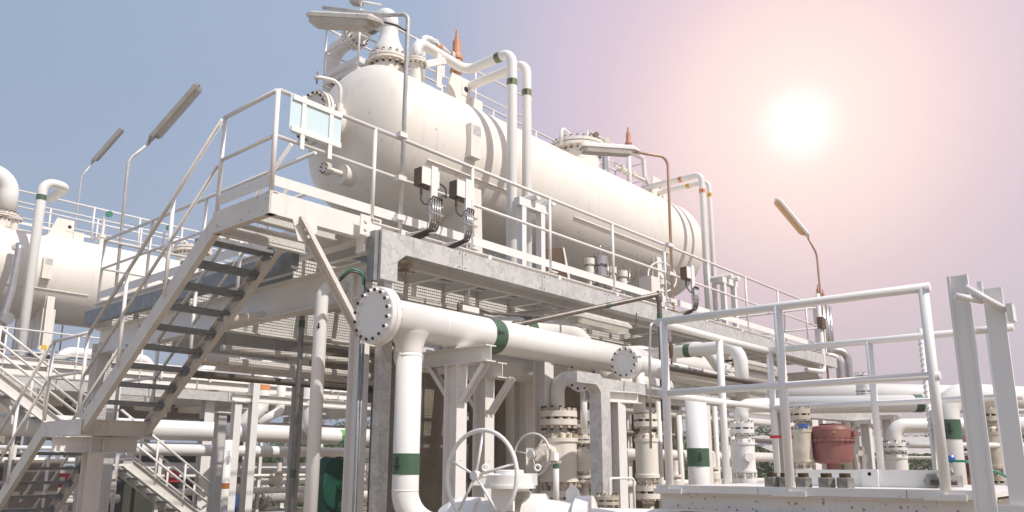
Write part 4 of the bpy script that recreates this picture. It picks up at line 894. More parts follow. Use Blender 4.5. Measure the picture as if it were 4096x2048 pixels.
# actuator and its valves
t = thing('valve_actuator', 'red brown dome shaped valve actuator behind the near railing', 'actuator', (6.18, 2.16, -.12))
cx, cy = 6.18, 2.17
build(MB().lathe((cx, cy, .02), (0, 0, 1), [(0, .09), (.01, .125), (.03, .14), (.06, .144), (.165, .147), (.175, .165)], 40, smooth_all=False), 'lower_casing', 'red', t)
build(MB().lathe((cx, cy, .2), (0, 0, 1), [(0, .15), (.03, .15), (.07, .148), (.09, .135), (.1, .11), (.102, .085), (.102, .08), (.115, .08)], 40, smooth_all=False), 'upper_dome', 'red', t)
mb = MB(); mb.lathe((cx, cy, .185), (0, 0, 1), [(0, .165), (.015, .165)], 40); mb.bolts((cx, cy, .19), (0, 0, 1), .156, 20, .007, -.02, .02); build(mb, 'bolted_rim', ['red', 'red'], t)
mb = MB(); mb.lathe((cx+.03, cy-.13, .24), (-.3, -1, 0), [(0, .024), (.05, .024)], 16); mb.lathe((cx+.09, cy-.12, .24), (.3, -1, 0), [(0, .02), (.04, .02)], 14); build(mb, 'port', 'red', t)
build(MB().lathe((cx, cy, -.12), (0, 0, 1), [(0, .05), (.15, .05), (.18, .085), (.2, .085)], 20), 'pedestal', 'red', t)
build(MB().box((cx-.136, cy-.08, .245), (cx-.13, cy+.02, .253)), 'label_plate', 'yellow', t)
t = ball_valve('ball_valve', 'flanged valve with blue lever in front of the red brown actuator', 6.04, 2.34, .44, -.12, .075, 'metal_dirty', 'valves on the work platform', nb=8)
build(MB().bar((6.0, 2.33, .3), (5.9, 2.25, .29), .03, .03), 'lever', 'blue', t)
build(MB().tube([(6.0, 2.38, .22), (5.95, 2.55, .22)], .012), 'long_lever', 'redpaint', t)
t = thing('regulator', 'small steel regulator with round gauge right of the red brown actuator', 'regulator', (6.42, 2.05, -.1))
build(MB().lathe((6.42, 2.03, -.05), (0, 0, 1), [(0, .025), (.08, .025), (.08, .035), (.14, .035), (.14, .02), (.2, .02)], 14), 'body', 'steel', t); build(MB().lathe((6.39, 2.04, .1), (-.7, -.7, 0), [(0, .022), (.015, .022)], 16), 'gauge', 'metal_dirty', t)
vd = ball_valve('ball_valve', 'white flanged ball valve left of the red brown actuator', 8.66, 4.03, .5, -.28, .13, 'clean', 'flanged valves behind the work platform', nb=8)
build(MB().tube([(8.66, 4.03, .48), (8.66, 4.03, .68), (9.1, 3.6, .69)], .08, .14, 20), 'elbow', 'clean', vd)
build(MB().lathe((8.58, 3.95, .1), (-.7, -.7, 0), [(0, .05), (.06, .05)], 14), 'side_port', 'clean', vd)
ve = ball_valve('ball_valve', 'white flanged ball valve right of the red brown actuator', 10.8, 3.02, .3, -.3, .14, 'clean', 'flanged valves behind the work platform', nb=8)
p = pipe('long white pipe crossing behind the work platform with green band', [(9.0, 3.7, .69), (12.5, .2, .78)], .1, None, 'clean', n=24, group='pipes behind the work platform'); band(p, (10.15, 2.55, .72), (1, -1, .02), .1, .1, 'green', (1, -1, 0), (-.7, -.7, 0), .09)
p = pipe('white pipe bending down to the right hand flanged ball valve', [(10.8, 3.02, .2), (10.8, 3.02, .5), (13.5, -.2, .56)], .09, .2, 'clean', n=20, group='pipes behind the work platform')
p = pipe('white pipe with green band dropping near the gate post', [(8.5, 1.15, .6), (7.9, 1.75, .64), (7.9, 1.75, -1.2)], .1, .2, 'clean', n=24, group='pipes behind the work platform'); band(p, (7.9, 1.75, .32), (0, 0, 1), .1, .17, 'green', (0, 0, -1), (-.95, -.3, 0), .1)
p = pipe('vertical white pipe with green band left of the flanged ball valve', [(8.32, 4.42, .75), (8.32, 4.42, -1.2)], .12, None, 'clean', n=28, group='pipes behind the work platform'); band(p, (8.32, 4.42, .1), (0, 0, 1), .12, .2, 'green', (0, 0, -1), (-.8, -.6, 0), .1)
for a_, b_, r_, lb in (((9.8, 4.1, .9), (16.5, .3, 1.05), .15, 'thick beige pipe far behind the work platform'), ((10.5, 1.6, .25), (16.5, -.6, .3), .06, 'thin white pipe at the right edge, lower of two'), ((10.5, 1.8, .45), (16.5, -.3, .52), .07, 'white pipe at the right edge with a dark band'), ((8.3, 2.2, .2), (10.6, 1.0, .22), .03, 'thin rail like pipe between the gate posts')):
    far_p = pipe(lb, [a_, b_], r_, None, 'white', n=18, group='pipes behind the work platform') if r_ != .03 else (pipe(lb, [a_, b_], r_, None, 'white', n=18, group='pipes behind the work platform'), far_p)[1]
t = thing('cable_duct', 'sloping galvanised duct behind the red brown actuator', 'cable tray', (11, 4.6, .4), 'galvanised ducts')
build(MB().bar((11.5, 4.6, .78), (16.8, 2.2, .62), .25, .16), 'duct_section', 'galv', t)
for x, y, lb in ((12.6, 3.9, 'galvanised strut post behind the actuator'), (11.6, 3.3, 'white post with conduits right of the actuator'), (10.6, 2.0, 'white post behind the right ball valve pipe'), (9.8, 1.35, 'white post between the gate posts and the green banded pipe')):
    t = thing('steel_column', lb, 'column', (x, y, GZ), 'slim posts behind the work platform'); icol(t, x, y, GZ, .62, .13, 'post', m='white'); build(MB().box((x-.12, y-.12, .62), (x+.12, y+.12, .68)), 'cap_plate', 'white', t)
def lowrail(base, posts, lb): return guardrail('guardrail', lb, base, posts, h=1.0, r=.03, pr=.03, group='guardrails beyond the work platform')
lowrail([(9.6, 2.2, -.4), (12.2, -.2, -.4)], [(9.6, 2.2, -.4), (10.9, 1.0, -.4), (12.2, -.2, -.4)], 'distant guardrail at the right edge behind the gate posts')
lowrail([(13.0, 4.2, -.4), (18.5, .3, -.4)], [(13.0+1.375*k, 4.2-.975*k, -.4) for k in range(5)], 'far guardrail beyond the sloping duct')
t = thing('stay_rod', 'twisted white rod standing behind the near platform corner', 'rod', (8.0, 1.92, .3))
mb = MB(); mb.tube([(8.0, 1.92, GZ), (8.0, 1.91, 1.25)], .022)
n_ = 200; mb.tube([(8.0+.016*math.cos(k*.6), 1.915+.016*math.sin(k*.6), .3+k*.0047) for k in range(n_)], .011, n=6); build(mb, 'rod', 'clean', t)
# right end of main platform: steel pipes
t = thing('pipe_bundle_support', 'tall white post with small steel tubes at the right end of the vessel platform', 'support', (22.3, 8, 0))
build(MB().box((22.45, 7.9, 3.0), (22.75, 8.1, 4.6)), 'post', 'white', t)
for k in range(3): build(MB().tube([(22.95+.3*k, 8.0, 3.0), (22.95+.3*k, 8.0, 4.6)], .09 if k < 2 else .05, n=12), 'tube', 'steel', t)
build(MB().box((22.0, 7.9, 2.95), (24.3, 8.1, 3.15)), 'base_beam', 'white', t)
relief((22.72, 8.0, 4.6), 'small far orange valve tip above the post at the right end', .5); relief((23.1, 8.0, 4.6), 'tiny far orange valve just right of the other one at the right end', .42)
for x, z, lb in ((20.7, 2.75, 'steel clad pipe with brown band bending down, left of the pair'), (21.35, 2.95, 'steel clad pipe with brown band bending down, right of the pair')):
    p = pipe(lb, [(x-.5, 7.5, z), (x, 6.9, z), (x, 6.9, -1)], .1, .25, 'steel', n=16, group='steel clad pipes at the platform end'); band(p, (x, 6.9, 2.1), (0, 0, 1), .1, .22, 'brownband')
p = pipe('white pipe hooking down at the right end of the platform', [(18.7, 6.6, 4.0), (18.7, 6.6, 2.15), (17.6, 6.6, 2.1)], .05, .15, 'clean', n=14, group='pipes beside the big header')
t = thing('junction_box_stand', 'dark junction box at the far right end of the platform rail', 'junction box', (19.0, 6.5, 2.6), 'junction box stands in front of the rail')
build(MB().box((18.55, 6.5, 3.15), (18.8, 6.62, 3.42)), 'box', 'bronze', t); build(MB().box((18.8, 6.55, 2.6), (18.86, 6.6, 3.5)), 'post', 'clean', t)

# ---------------------------------------------------------------- second skid behind at left
DV = (-1.36, 15.67, 0)
copy_tree(ves, DV, 'second cream horizontal vessel partly visible at the left edge behind the stairs')
copy_tree(plat, (.3, 15.6, 0), 'second white vessel platform behind at left, carrying the left hand vessel', skip=('floor_joist',))
guardrail('guardrail', 'front guardrail of the second platform behind the stairs', [(4.2, 22.4, ZD-.55), (19.0, 22.4, ZD-.55)], [(4.9+1.7*i, 22.4, ZD-.55) for i in range(8)], toe=.13, h=1.2, group='guardrails of the second platform')
guardrail('guardrail', 'guardrail on top of the second vessel at left', [(5.0, 26.7, 7.16), (18.5, 26.7, 7.16)], [(5.4+1.5*i, 26.7, 7.16) for i in range(9)], toe=.08, r=.03, pr=.03, group='guardrails of the second platform')
guardrail('guardrail', 'rear guardrail on top of the second vessel at left', [(5.0, 27.9, 7.16), (24, 27.9, 7.16)], [(6.0+1.5*i, 27.9, 7.16) for i in range(12)], toe=.08, r=.03, pr=.03, group='guardrails of the second platform')
t = thing('cable_duct', 'galvanised duct along the second platform seen through the stairs', 'cable tray', (3, 22.2, 2), 'galvanised ducts')
for k in range(6): build(MB().box((3.0+2.4*k, 22.15, 1.88), (5.38+2.4*k, 22.35, 2.14)), 'duct_section', 'galv', t)
p = pipe('fat white vertical pipe elbow on the second vessel at the left edge', [(7.22, 26.1, 7.3), (7.22, 26.1, 8.4), (6.2, 26.1, 8.45), (5.0, 26.1, 8.45)], .27, .5, 'clean', n=28, group='pipes of the second vessel')
p = pipe('white vertical pipe with a hooked top and green band left of the stairs', [(7.55, 24.3, -1), (7.55, 24.3, 7.95), (8.2, 24.3, 7.95), (8.2, 25.6, 7.9)], .13, .3, 'clean', n=20, group='pipes of the second vessel'); band(p, (7.55, 24.3, 7.45), (0, 0, 1), .13, .16, 'green')
for x, z1, lb in ((6.55, 6.1, 'left steel clad pipe clipped to the second vessel'), (7.15, 5.95, 'right steel clad pipe clipped to the second vessel')):
    p = pipe(lb, [(x, 24.6, z1), (x, 24.2, z1), (x-.05, 24.2, 4.6), (x-.15, 24.2, 3.9), (x-.15, 24.2, 2.9)], .1, .12, 'steel', n=14, group='steel clad pipes on the second vessel')
    build(MB().lathe((x-.1, 24.1, 3.85), (0, -1, 0), [(0, .16), (.12, .16)], 20), 'end_cap', 'steel', p)
relief((15.6, 26.1, 7.25), 'orange relief valve on the second vessel behind the handrail', 1.0)
p = pipe('white pipe with orange band on the second vessel behind the stairs', [(15.6, 26.1, 8.05), (17.2, 25.2, 8.2), (19.5, 25.2, 8.3)], .2, .4, 'clean', n=16, group='pipes of the second vessel'); band(p, (17.0, 25.3, 8.19), (1, -.5, 0), .2, .2, 'orangeband')
for x, hh, lb in ((10.0, .75, 'thin gauge with green head on the second vessel, left one'), (12.0, .7, 'steel gauge with green head on the second vessel, right one')):
    t = thing('instrument', lb, 'instrument', (x, 26.1, 6.8), 'gauges on the second vessel')
    build(MB().lathe((x, 26.1, 6.8), (0, 0, 1), [(0, .13), (.1, .13), (.1, .08), (.35, .08), (.35, .12), (.42, .12), (.42, .05), (hh, .05), (hh, .04), (hh+.3, .04)], 14), 'gauge_column', 'steel' if x > 11 else 'shell', t)
    build(MB().lathe((x+.1, 26.05, 7.95), (0, -1, 0), [(0, .1), (.1, .1)], 14), 'head', 'wire_green', t)
t = thing('junction_box_stand', 'dark junction box with white label on the left end rail behind the handrails', 'junction box', (6.1, 13.9, 2.7), 'junction box stands in front of the rail')
build(MB().box((6.5, 13.9, 3.05), (6.95, 14.02, 3.3)), 'box', 'bronze', t); build(MB().box((6.58, 13.895, 3.2), (6.86, 13.899, 3.25)), 'label_plate', 'clean', t); build(MB().box((6.7, 13.96, 2.6), (6.76, 14.0, 3.1)), 'post', 'white', t)
# second stairs
def xstairs(label, x0, z0, x1, z1, y0, y1, n, loop=False):
    t = thing('staircase', label, 'stairs', (x1, y0, z1), 'flights of the rear staircase')
    for y in (y0, y1): build(MB().chan((x0, y, z0), (x1, y, z1), .26, .08, .012), 'stringer', 'white', t)
    for i in range(1, n):
        f = i/n; x = x0+(x1-x0)*f; z = z0+(z1-z0)*f; build(MB().box((x-.14, y0+.02, z+.0), (x+.14, y1-.02, z+.035)), 'tread', 'galv_dark', t)
    for y in (y0, y1):
        for h in (1.05, .55):
            pts = [(x0, y, z0+h), (x1, y, z1+h)]
            build(MB().tube(pts, .03), 'handrail', 'white', t)
        if loop: build(MB().tube([(x1, y, z1+1.05), (x1+.25, y, z1+.88), (x1+.25, y, z1+.7), (x1, y, z1+.55)], .03, .15), 'rail_end', 'white', t)
        for k in range(4):
            f = .08+k*.28; x = x0+(x1-x0)*f; z = z0+(z1-z0)*f; build(MB().tube([(x, y, z), (x, y, z+1.05)], .028, n=8), 'post', 'white', t)
    return t
xstairs('upper flight of the rear staircase descending to the right at far left', 4.2, 2.75, 7.9, .15, 19.2, 20.1, 12)
xstairs('lower flight of the rear staircase with rounded rail ends below the near landing', 8.4, .25, 11.1, -1.68, 19.6, 20.5, 10, True)
t = thing('stair_landing', 'landing between the two flights of the rear staircase', 'landing', (8, 19.2, GZ))
build(MB().box((7.6, 19.1, .18), (8.6, 20.6, .24)), 'floor_plate', 'galv_dark', t); build(MB().ibeam((7.6, 19.15, .08), (8.6, 19.15, .08), .18, .1), 'edge_beam', 'white', t)
for x in (7.7, 8.5): build(MB().box((x-.07, 20.4, GZ), (x+.07, 20.54, .0)), 'leg', 'white', t)
# background columns and pipes seen between stair and drop pipe
for x, y, z1_, b_, lb in ((11.35, 19.5, 1.65, .2, 'slim white column left of the orange banded pipe'), (11.85, 19.5, 2.85, .2, 'slim white column with the orange banded pipe behind it'), (12.2, 22.6, 1.9, .3, 'far white column below the second platform'), (6.7, 16.2, 1.95, .28, 'white column behind the middle landing'), (9.8, 17.5, 1.2, .2, 'white column beyond the dark doorway')):
    t = thing('steel_column', lb, 'column', (x, y, GZ), 'background steel columns'); icol(t, x, y, GZ, z1_, b_, 'post', m='clean' if y == 19.5 else 'white'); build(MB().box((x-b_*.8, y-b_*.8, z1_), (x+b_*.8, y+b_*.8, z1_+.03)), 'cap_plate', 'white', t)
t = thing('steel_beam', 'long white beam resting on the slim columns behind the drop pipe', 'beam', (10.0, 17.5, 1.5))
build(MB().ibeam((11.2, 19.5, 1.78), (17.6, 19.5, 1.78), .2, .18), 'beam_run', 'white', t)
p = pipe('long white pipe with orange and green bands running behind the stairs', [(5.2, 20, .88), (13.3, 20, .88), (21, 20, .88)], .25, None, 'clean', n=28, group='background pipes'); band(p, (12.07, 20, .88), (1, 0, 0), .25, .2, 'orangeband', (1, 0, 0), (-.2, -1, 0), .12)
text(p, "CIW B", (13.4, 19.73, .72), (1, 0, 0), (0, 0, 1), .13)
p = pipe('white vertical pipe with orange band behind the slim columns', [(13.0, 21, 3.3), (13.0, 21, 1.7), (12.2, 21, .9)], .22, .3, 'clean', n=20, group='background pipes'); band(p, (13.0, 21, 2.25), (0, 0, 1), .22, .16, 'orangeband')
p = pipe('thinner white vertical pipe right of the orange banded one', [(13.65, 21, 3.0), (13.65, 21, 1.6), (12.9, 21, 1.2)], .13, .25, 'clean', n=16, group='background pipes')
p = pipe('white pipe swooping down into the green banded run', [(13.7, 19.6, 2.9), (13.7, 19.6, .84), (17.5, 19.5, .84)], .21, .5, 'clean', n=20, group='background pipes'); band(p, (14.85, 19.57, .84), (1, 0, 0), .21, .2, 'lightgreen', (1, 0, 0), (-.2, -1, 0), .12)
for y, z, r_, a_, b_, lb in ((21.5, .42, .16, 8, 22, 'beige pipe one level lower behind the stairs'), (24, -.1, .2, 10, 34, 'white pipe at eye level far behind the green covered reel'), (26, -.55, .12, 10, 36, 'lower thin white pipe far behind the green covered reel'), (28, -1.15, .28, 10, 36, 'large far pipe near the ground with a flanged valve'), (30, .5, .16, 16, 50, 'far white pipe seen right of the concrete pier'), (21, .9, .18, 14, 40, 'far pipe seen between the concrete piers')):
    p = pipe(lb, [(a_, y, z), (b_, y, z)], r_, None, 'clean' if r_ > .1 else 'white', n=18, group='background pipes')
    if y == 28: flange(p, (17.6, y, z), (1, 0, 0), .5, .12, 16, .04, 'clean')
    if y == 24: band(p, (16.9, y, z), (1, 0, 0), r_, .2, 'orangeband')
p = pipe('white U shaped pipe with a brown band near the ground behind the threaded pipe', [(11.0, 19.2, .65), (11.0, 19.2, -1.3), (12.8, 19.2, -1.3)], .12, .22, 'clean', n=18, group='background pipes'); band(p, (11.0, 19.2, -.5), (0, 0, 1), .12, .14, 'brownband')
text(p, 'W1511', (11.02, 19.07, 0.2), (0, 0, 1), (-1, 0, 0), .12)
t = thing('valve_actuator', 'blue round actuator far behind beside the white U pipe', 'actuator', (16.2, 28, -.9))
build(MB().lathe((16.0, 27.6, -.05), (1, -.3, 0), [(0, .3), (.05, .36), (.35, .36), (.4, .5), (.46, .5), (.55, .3)], 20), 'body', 'blue', t); build(MB().lathe((16.2, 28, -.9), (0, 0, 1), [(0, .15), (.7, .15)], 12), 'stem', 'clean', t)
t = thing('barrel', 'blue plastic barrel on the ground between the far columns', 'barrel', (13.9, 23.9, GZ))
build(MB().lathe((13.9, 23.9, GZ), (0, 0, 1), [(0, .27), (.04, .29), (.3, .29), (.32, .3), (.34, .29), (.58, .29), (.6, .3), (.62, .29), (.86, .29), (.9, .26)], 28), 'drum', 'blue', t); build(MB().lathe((13.9, 23.75, GZ+.9), (0, 0, 1), [(0, .03), (.02, .03)], 10), 'bung', 'blue', t)
# covered reel
t = thing('hose_reel', 'hose reel under a dark green cover with black piping beside the column', 'hose reel', (7.95, 10.4, GZ))
build(MB().lathe((7.9, 10.4, -.28), (-.3, .95, 0), [(0, .36), (.02, .4), (.24, .42), (.26, .4), (.3, .36), (.31, .05)], 36), 'cover', 'tarp', t)
mb = MB(); ax_ = Vector((-.3, .95, 0)).normalized(); u_ = ax_.cross(Vector((0, 0, 1))).normalized()
for off in (.01, .25): mb.tube([Vector((7.9, 10.4, -.28))+ax_*off+(u_*math.cos(k*math.pi/24)+Vector((0, 0, 1))*math.sin(k*math.pi/24))*.415 for k in range(49)], .01, n=6)
build(mb, 'piping', 'black', t); build(MB().lathe((7.9, 10.4, -.28), (.3, -.95, 0), [(0, .08), (.12, .08), (.12, .04), (.2, .04)], 16), 'hub', 'tarp_light', t); build(MB().tube([(7.75, 10.58, -.6), (7.75, 10.58, GZ)], .05), 'stand', 'tarp', t)
mb = MB(); mb.lathe((7.9, 10.4, -.55), (-.3, .95, 0), [(.02, .3), (.28, .3)], 24); build(mb, 'skirt', 'tarp', t)
t = thing('fire_extinguisher', 'red fire extinguisher box behind the rear staircase', 'fire box', (10.0, 20.8, -.5)); build(MB().box((10.3, 20.8, -.42), (10.6, 21.0, -.12)), 'box', 'redpaint', t); build(MB().box((10.33, 20.79, -.3), (10.45, 20.8, -.2)), 'label_plate', 'clean', t)
t = thing('fire_extinguisher', 'red cabinet low at left seen through the lower treads', 'fire box', (6.3, 17.0, -1.0)); build(MB().box((6.22, 17.0, -.42), (6.44, 17.2, -.15)), 'box', 'redpaint', t); build(MB().box((6.25, 16.99, -.3), (6.35, 17.0, -.22)), 'label_plate', 'clean', t)
def rack(label, loc, posts, zt, pipes, valves=()):
    t = thing('pipe_rack', label, 'pipe rack', loc, 'pipe racks')
    for x, y in posts: build(MB().ibeam((x, y, GZ), (x, y, zt), .1, .1, .008, .008, up=(0, 1, 0)), 'post', 'white', t)
    for k, (a_, b_, r_, m_) in enumerate(pipes):
        q = build(MB().tube([a_, b_] if len(a_) == 3 else list(a_), r_, r_*2.5, 12), 'pipe', m_, t)
    for x, y, z, r_ in valves:
        build(MB().lathe((x, y, z), (0, 0, 1), [(0, r_*.5), (r_, r_*.5), (r_, r_), (r_*1.3, r_), (r_*1.3, r_*.6), (r_*1.8, r_*.85), (r_*2.6, r_*.85), (r_*3, r_*.6), (r_*3, r_), (r_*3.3, r_), (r_*3.3, r_*.45), (r_*5, r_*.45)], 16), 'valve', 'shell', t)
    return t
rack('low rack of thin white pipes and small valves beyond the lower treads', (5.6, 17.5, GZ), [(5.7, 18), (7.0, 18)], .4,
     [((5.4, 18.1, z), (7.9, 18.1, z), r, m) for z, r, m in ((.35, .04, 'clean'), (.1, .06, 'clean'), (-.35, .05, 'conduit'), (-.7, .09, 'clean'), (-1.1, .04, 'steel'))] + [((x, 17.9, GZ), (x, 17.9, z), .04, 'clean') for x, z in ((6.1, .6), (6.5, .2), (7.4, .75), (7.7, .3))],
     [(6.3, 17.8, -.6, .12), (7.2, 17.8, -.75, .12), (7.6, 17.8, -.6, .1)])
rack('rack of thin vertical pipes and rails under the second platform between the slim columns', (10.5, 21.5, GZ), [(11.0, 22.8), (12.6, 22.8), (14.2, 22.8), (16.5, 22.8)], 1.5,
     [((10.6, 22.7, z), (19, 22.7, z), r, m) for z, r, m in ((1.3, .05, 'conduit'), (1.05, .08, 'clean'), (-.3, .05, 'clean'), (-.75, .1, 'clean'))] + [((x, 22.4, GZ), (x, 22.4, z), .045, 'clean') for x, z in ((13.4, 1.4), (13.7, 1.1), (15.2, 1.4), (15.9, .6), (17.3, 1.4), (17.8, 1.0))],
     [(14.6, 22.3, -.7, .16), (16.3, 22.3, -.7, .16), (18.2, 22.3, -.7, .16)])
rack('rack of pipes and small valves in half shade behind the arch pipe', (12.5, 7.4, GZ), [(11.8, 7.6), (13.6, 7.6), (15.6, 7.6)], 1.2,
     [((11.2, 7.5, z), (18.5, 7.5, z), r, m) for z, r, m in ((1.15, .05, 'clean'), (.95, .08, 'clean'), (.55, .05, 'conduit'), (.2, .1, 'clean'), (-.3, .06, 'clean'))] + [((x, 7.2, GZ), (x, 7.2, z), .05, 'clean') for x, z in ((12.2, 1.1), (12.9, .9), (14.3, 1.2), (15.0, .7))],
     [(12.5, 7.1, -.6, .14), (13.9, 7.1, -.5, .15), (15.3, 7.1, -.6, .14)])
ball_valve('ball_valve', 'far flanged joint on top of the thick beige pipe behind the railing', 9.85, 3.02, 1.07, .8, .1, 'clean', 'flanged valves behind the work platform', nb=8)
ball_valve('ball_valve', 'dull brownish valve stack seen between the two gate posts', 9.4, 1.7, .6, -.25, .09, 'metal_dirty', 'flanged valves behind the work platform', nb=8)
t = thing('valve_actuator', 'small maroon actuator partly hidden behind the left gate post', 'actuator', (10.3, 2.15, -.1)); build(MB().lathe((10.3, 2.15, .0), (0, 0, 1), [(0, .06), (.05, .16), (.2, .17), (.22, .19), (.25, .19), (.27, .16), (.36, .12)], 20), 'casing', 'red', t); build(MB().cyl((10.3, 2.15, -.5), (10.3, 2.15, 0), .05), 'stem', 'red', t)
# equipment in the shade: dark walls of the second pier frames
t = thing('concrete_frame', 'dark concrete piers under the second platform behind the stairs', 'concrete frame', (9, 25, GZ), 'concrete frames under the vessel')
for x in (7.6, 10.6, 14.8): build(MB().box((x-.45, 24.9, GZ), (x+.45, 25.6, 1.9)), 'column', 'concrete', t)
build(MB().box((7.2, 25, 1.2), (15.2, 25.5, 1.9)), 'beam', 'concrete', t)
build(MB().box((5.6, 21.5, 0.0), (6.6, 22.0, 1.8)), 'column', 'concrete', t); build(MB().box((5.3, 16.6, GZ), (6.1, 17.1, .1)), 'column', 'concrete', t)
for k, (x, y, z, r_, lb) in enumerate(((9.2, 23.2, 3.0, .16, 'white pipe lying on the second platform seen between the treads'), (13.2, 23.2, 2.9, .17, 'white pipe on the second platform above the slim columns'), (16.5, 23.4, 2.7, .14, 'farther white pipe on the second platform near the gauge'))):
    p = pipe(lb, [(x-1.2, y, z-.3), (x-.8, y, z), (x+1.3, y, z), (x+1.5, y, z-.4)], r_, .3, 'clean', n=16, group='background pipes')
for k, (x, y, z, c_, lb) in enumerate(((7.7, 23.2, 2.9, 'dullblue', 'blue hand valve with yellow cap on the second platform, left one'), (10.2, 23.2, 2.8, 'dullblue', 'blue hand valve with yellow cap on the second platform, right one'), (14.9, 23.0, 2.7, 'steel', 'steel gauge with yellow sticker on the second platform'))):
    t = thing('hand_valve', lb, 'valve', (x, y, z-.4), 'valves on the second platform')
    build(MB().lathe((x, y, z-.4), (0, 0, 1), [(0, .15), (.1, .15), (.1, .09), (.5, .12), (.6, .1)], 14), 'valve_body', 'steel' if k == 2 else 'clean', t)
    build(MB().lathe((x-.3, y, z+.0), (1, 0, 0), [(0, .09), (.35, .12), (.7, .1)], 14), 'actuator', c_, t); build(MB().box((x-.05, y-.12, z+.1), (x+.08, y-.02, z+.22)), 'cap', 'yellow', t)
t = thing('dark_backdrop', 'dark green box added for darkness below the second platform beside the rear steps', 'backdrop', (10.5, 24, GZ))
build(MB().box((10.6, 24.0, GZ), (13.2, 24.1, .6)), 'backdrop_front', 'backdrop_dark', t); build(MB().box((10.6, 24.1, GZ), (10.7, 25.4, .6)), 'backdrop_side', 'backdrop_dark', t); build(MB().box((10.5, 23.9, .62), (13.3, 25.4, .68)), 'roof', 'beige', t)  # dark box added to deepen the background under the second platform
t = thing('dark_backdrop', 'dark box added for darkness at the lower left corner behind the stair posts', 'backdrop', (5, 19, GZ))
build(MB().box((4.6, 21.2, GZ), (6.9, 21.3, .25)), 'backdrop_front', 'backdrop_dark', t); build(MB().box((4.5, 21.1, .26), (7.0, 22.3, .32)), 'roof', 'beige', t)  # second dark box, also added only to deepen the background
# equipment beyond the concrete: steel frame in shade
t = thing('steel_frame', 'grey steel rack in the shade under the vessel platform', 'rack', (10, 12, GZ))
for x in (10.9, 11.9, 14.6): build(MB().ibeam((x, 11.2, GZ), (x, 11.2, 1.5), .16, .16, up=(0, 1, 0)), 'post', 'beige', t)
for z in (.95, .1, -.9): build(MB().ibeam((9.5, 11.0, z), (17.5, 11.0, z), .16, .12), 'cross_beam', 'beige', t)
t = thing('equipment_skid', 'dim pump skid standing in the deep shade under the platform', 'equipment', (13, 12, GZ))
for k in range(5): build(MB().lathe((11.2+k*1.1, 10.6, GZ+.2), (0, 0, 1), [(0, .25), (.5, .25), (.5, .32), (.6, .32), (.6, .2), (1.2+.2*(k % 3), .2)], 16), 'tank', 'beige', t)
for k in range(3): build(MB().tube([(10.8, 10.4, -.4+.35*k), (17, 10.4, -.4+.35*k)], .07+.02*k, n=12), 'manifold', 'beige', t)

t = thing('stub_pipe', 'short white vertical stub with a green band between the two spoked handwheels', 'pipe', (6.4, 5.0, -.3))
build(MB().tube([(6.45, 5.0, -.5), (6.45, 5.0, .13)], .03, n=18), 'pipe_run', 'clean', t); band(t, (6.45, 5.0, .0), (0, 0, 1), .03, .04, 'green'); build(MB().box((6.41, 4.96, .03), (6.49, 5.04, .055)), 'clamp', 'metal_dirty', t)
for pp_, s_, c_, z_ in ((p_bundle, '7W1356-1G40', (9.2, 4.862, 1.19), .07),): text(pp_, s_, c_, (1, 0, 0), (0, 0, 1), z_)
text(hdr_r, '16420', (11.0, 6.735, 1.62), (1, 0, 0), (0, 0, 1), .12)
text(far_p, '-151', (10.62, 1.42, .45), (1, -.37, 0), (0, 0, 1), .1)
# ---------------------------------------------------------------- trees and sheds
def tree_mesh(R, H, n, seed, m, lf=.22):
    rnd = random.Random(seed); tr = MB(); hh = H*.42
    tr.lathe((0, 0, 0), (0, 0, 1), [(0, R*.09), (hh, R*.055)], 8)
    blobs = []
    for k in range(9):
        a = rnd.uniform(0, 6.28); q = rnd.uniform(.2, .75)*R; z = H*rnd.uniform(.45, .85)
        c = Vector((q*math.cos(a), q*math.sin(a), z)); blobs.append((c, R*rnd.uniform(.3, .5)))
        tr.tube([Vector((0, 0, hh*.9)), Vector((c.x*.5, c.y*.5, (hh+z)/2-.2)), c], R*.022, n=5, caps=False)
    cr = MB()
    for i in range(n):
        c, br = blobs[rnd.randrange(len(blobs))]
        d = Vector((rnd.gauss(0, 1), rnd.gauss(0, 1), rnd.gauss(0, .8))).normalized()*br*rnd.uniform(.55, 1.12)
        p = c+d; u = Vector((rnd.gauss(0, 1), rnd.gauss(0, 1), rnd.gauss(0, .6))).normalized()*lf*rnd.uniform(.6, 1.4); v = u.orthogonal().normalized()*lf*.5; v.rotate(Matrix.Rotation(rnd.uniform(0, 6), 3, u.normalized()))
        cr.add([p-u*.5, p-v*.5, p+u*.5, p+v*.5], [(0, 1, 2, 3)])
    return tr, cr
protos = []
def place_tree(x, y, s, kind, label):
    global protos
    if len(protos) <= kind:
        R, H = ((4.4, 6.3), (5.0, 7.0), (3.8, 5.0))[kind]; tr, cr = tree_mesh(R, H, 6500, 11+kind, None)
        t = thing('leafy_tree', label, 'tree', (0, 0, 0), 'trees behind the plant'); build(tr, 'trunk', 'bark', t); build(cr, 'crown', ('leaf', 'leaf_dark', 'leaf')[kind], t); protos.append(t)
        t.location = (x, y, GZ); t.scale = (s, s, s); t.rotation_euler = (0, 0, x)
    else:
        t = copy_tree(protos[kind], (0, 0, 0), label); t.location = (x, y, GZ); t.scale = (s, s, s); t.rotation_euler = (0, 0, x*1.7)
def polar(px, dist):
    az = yaw - math.atan((px*1.5901-2048)/3185.15); return dist*math.cos(az), dist*math.sin(az)
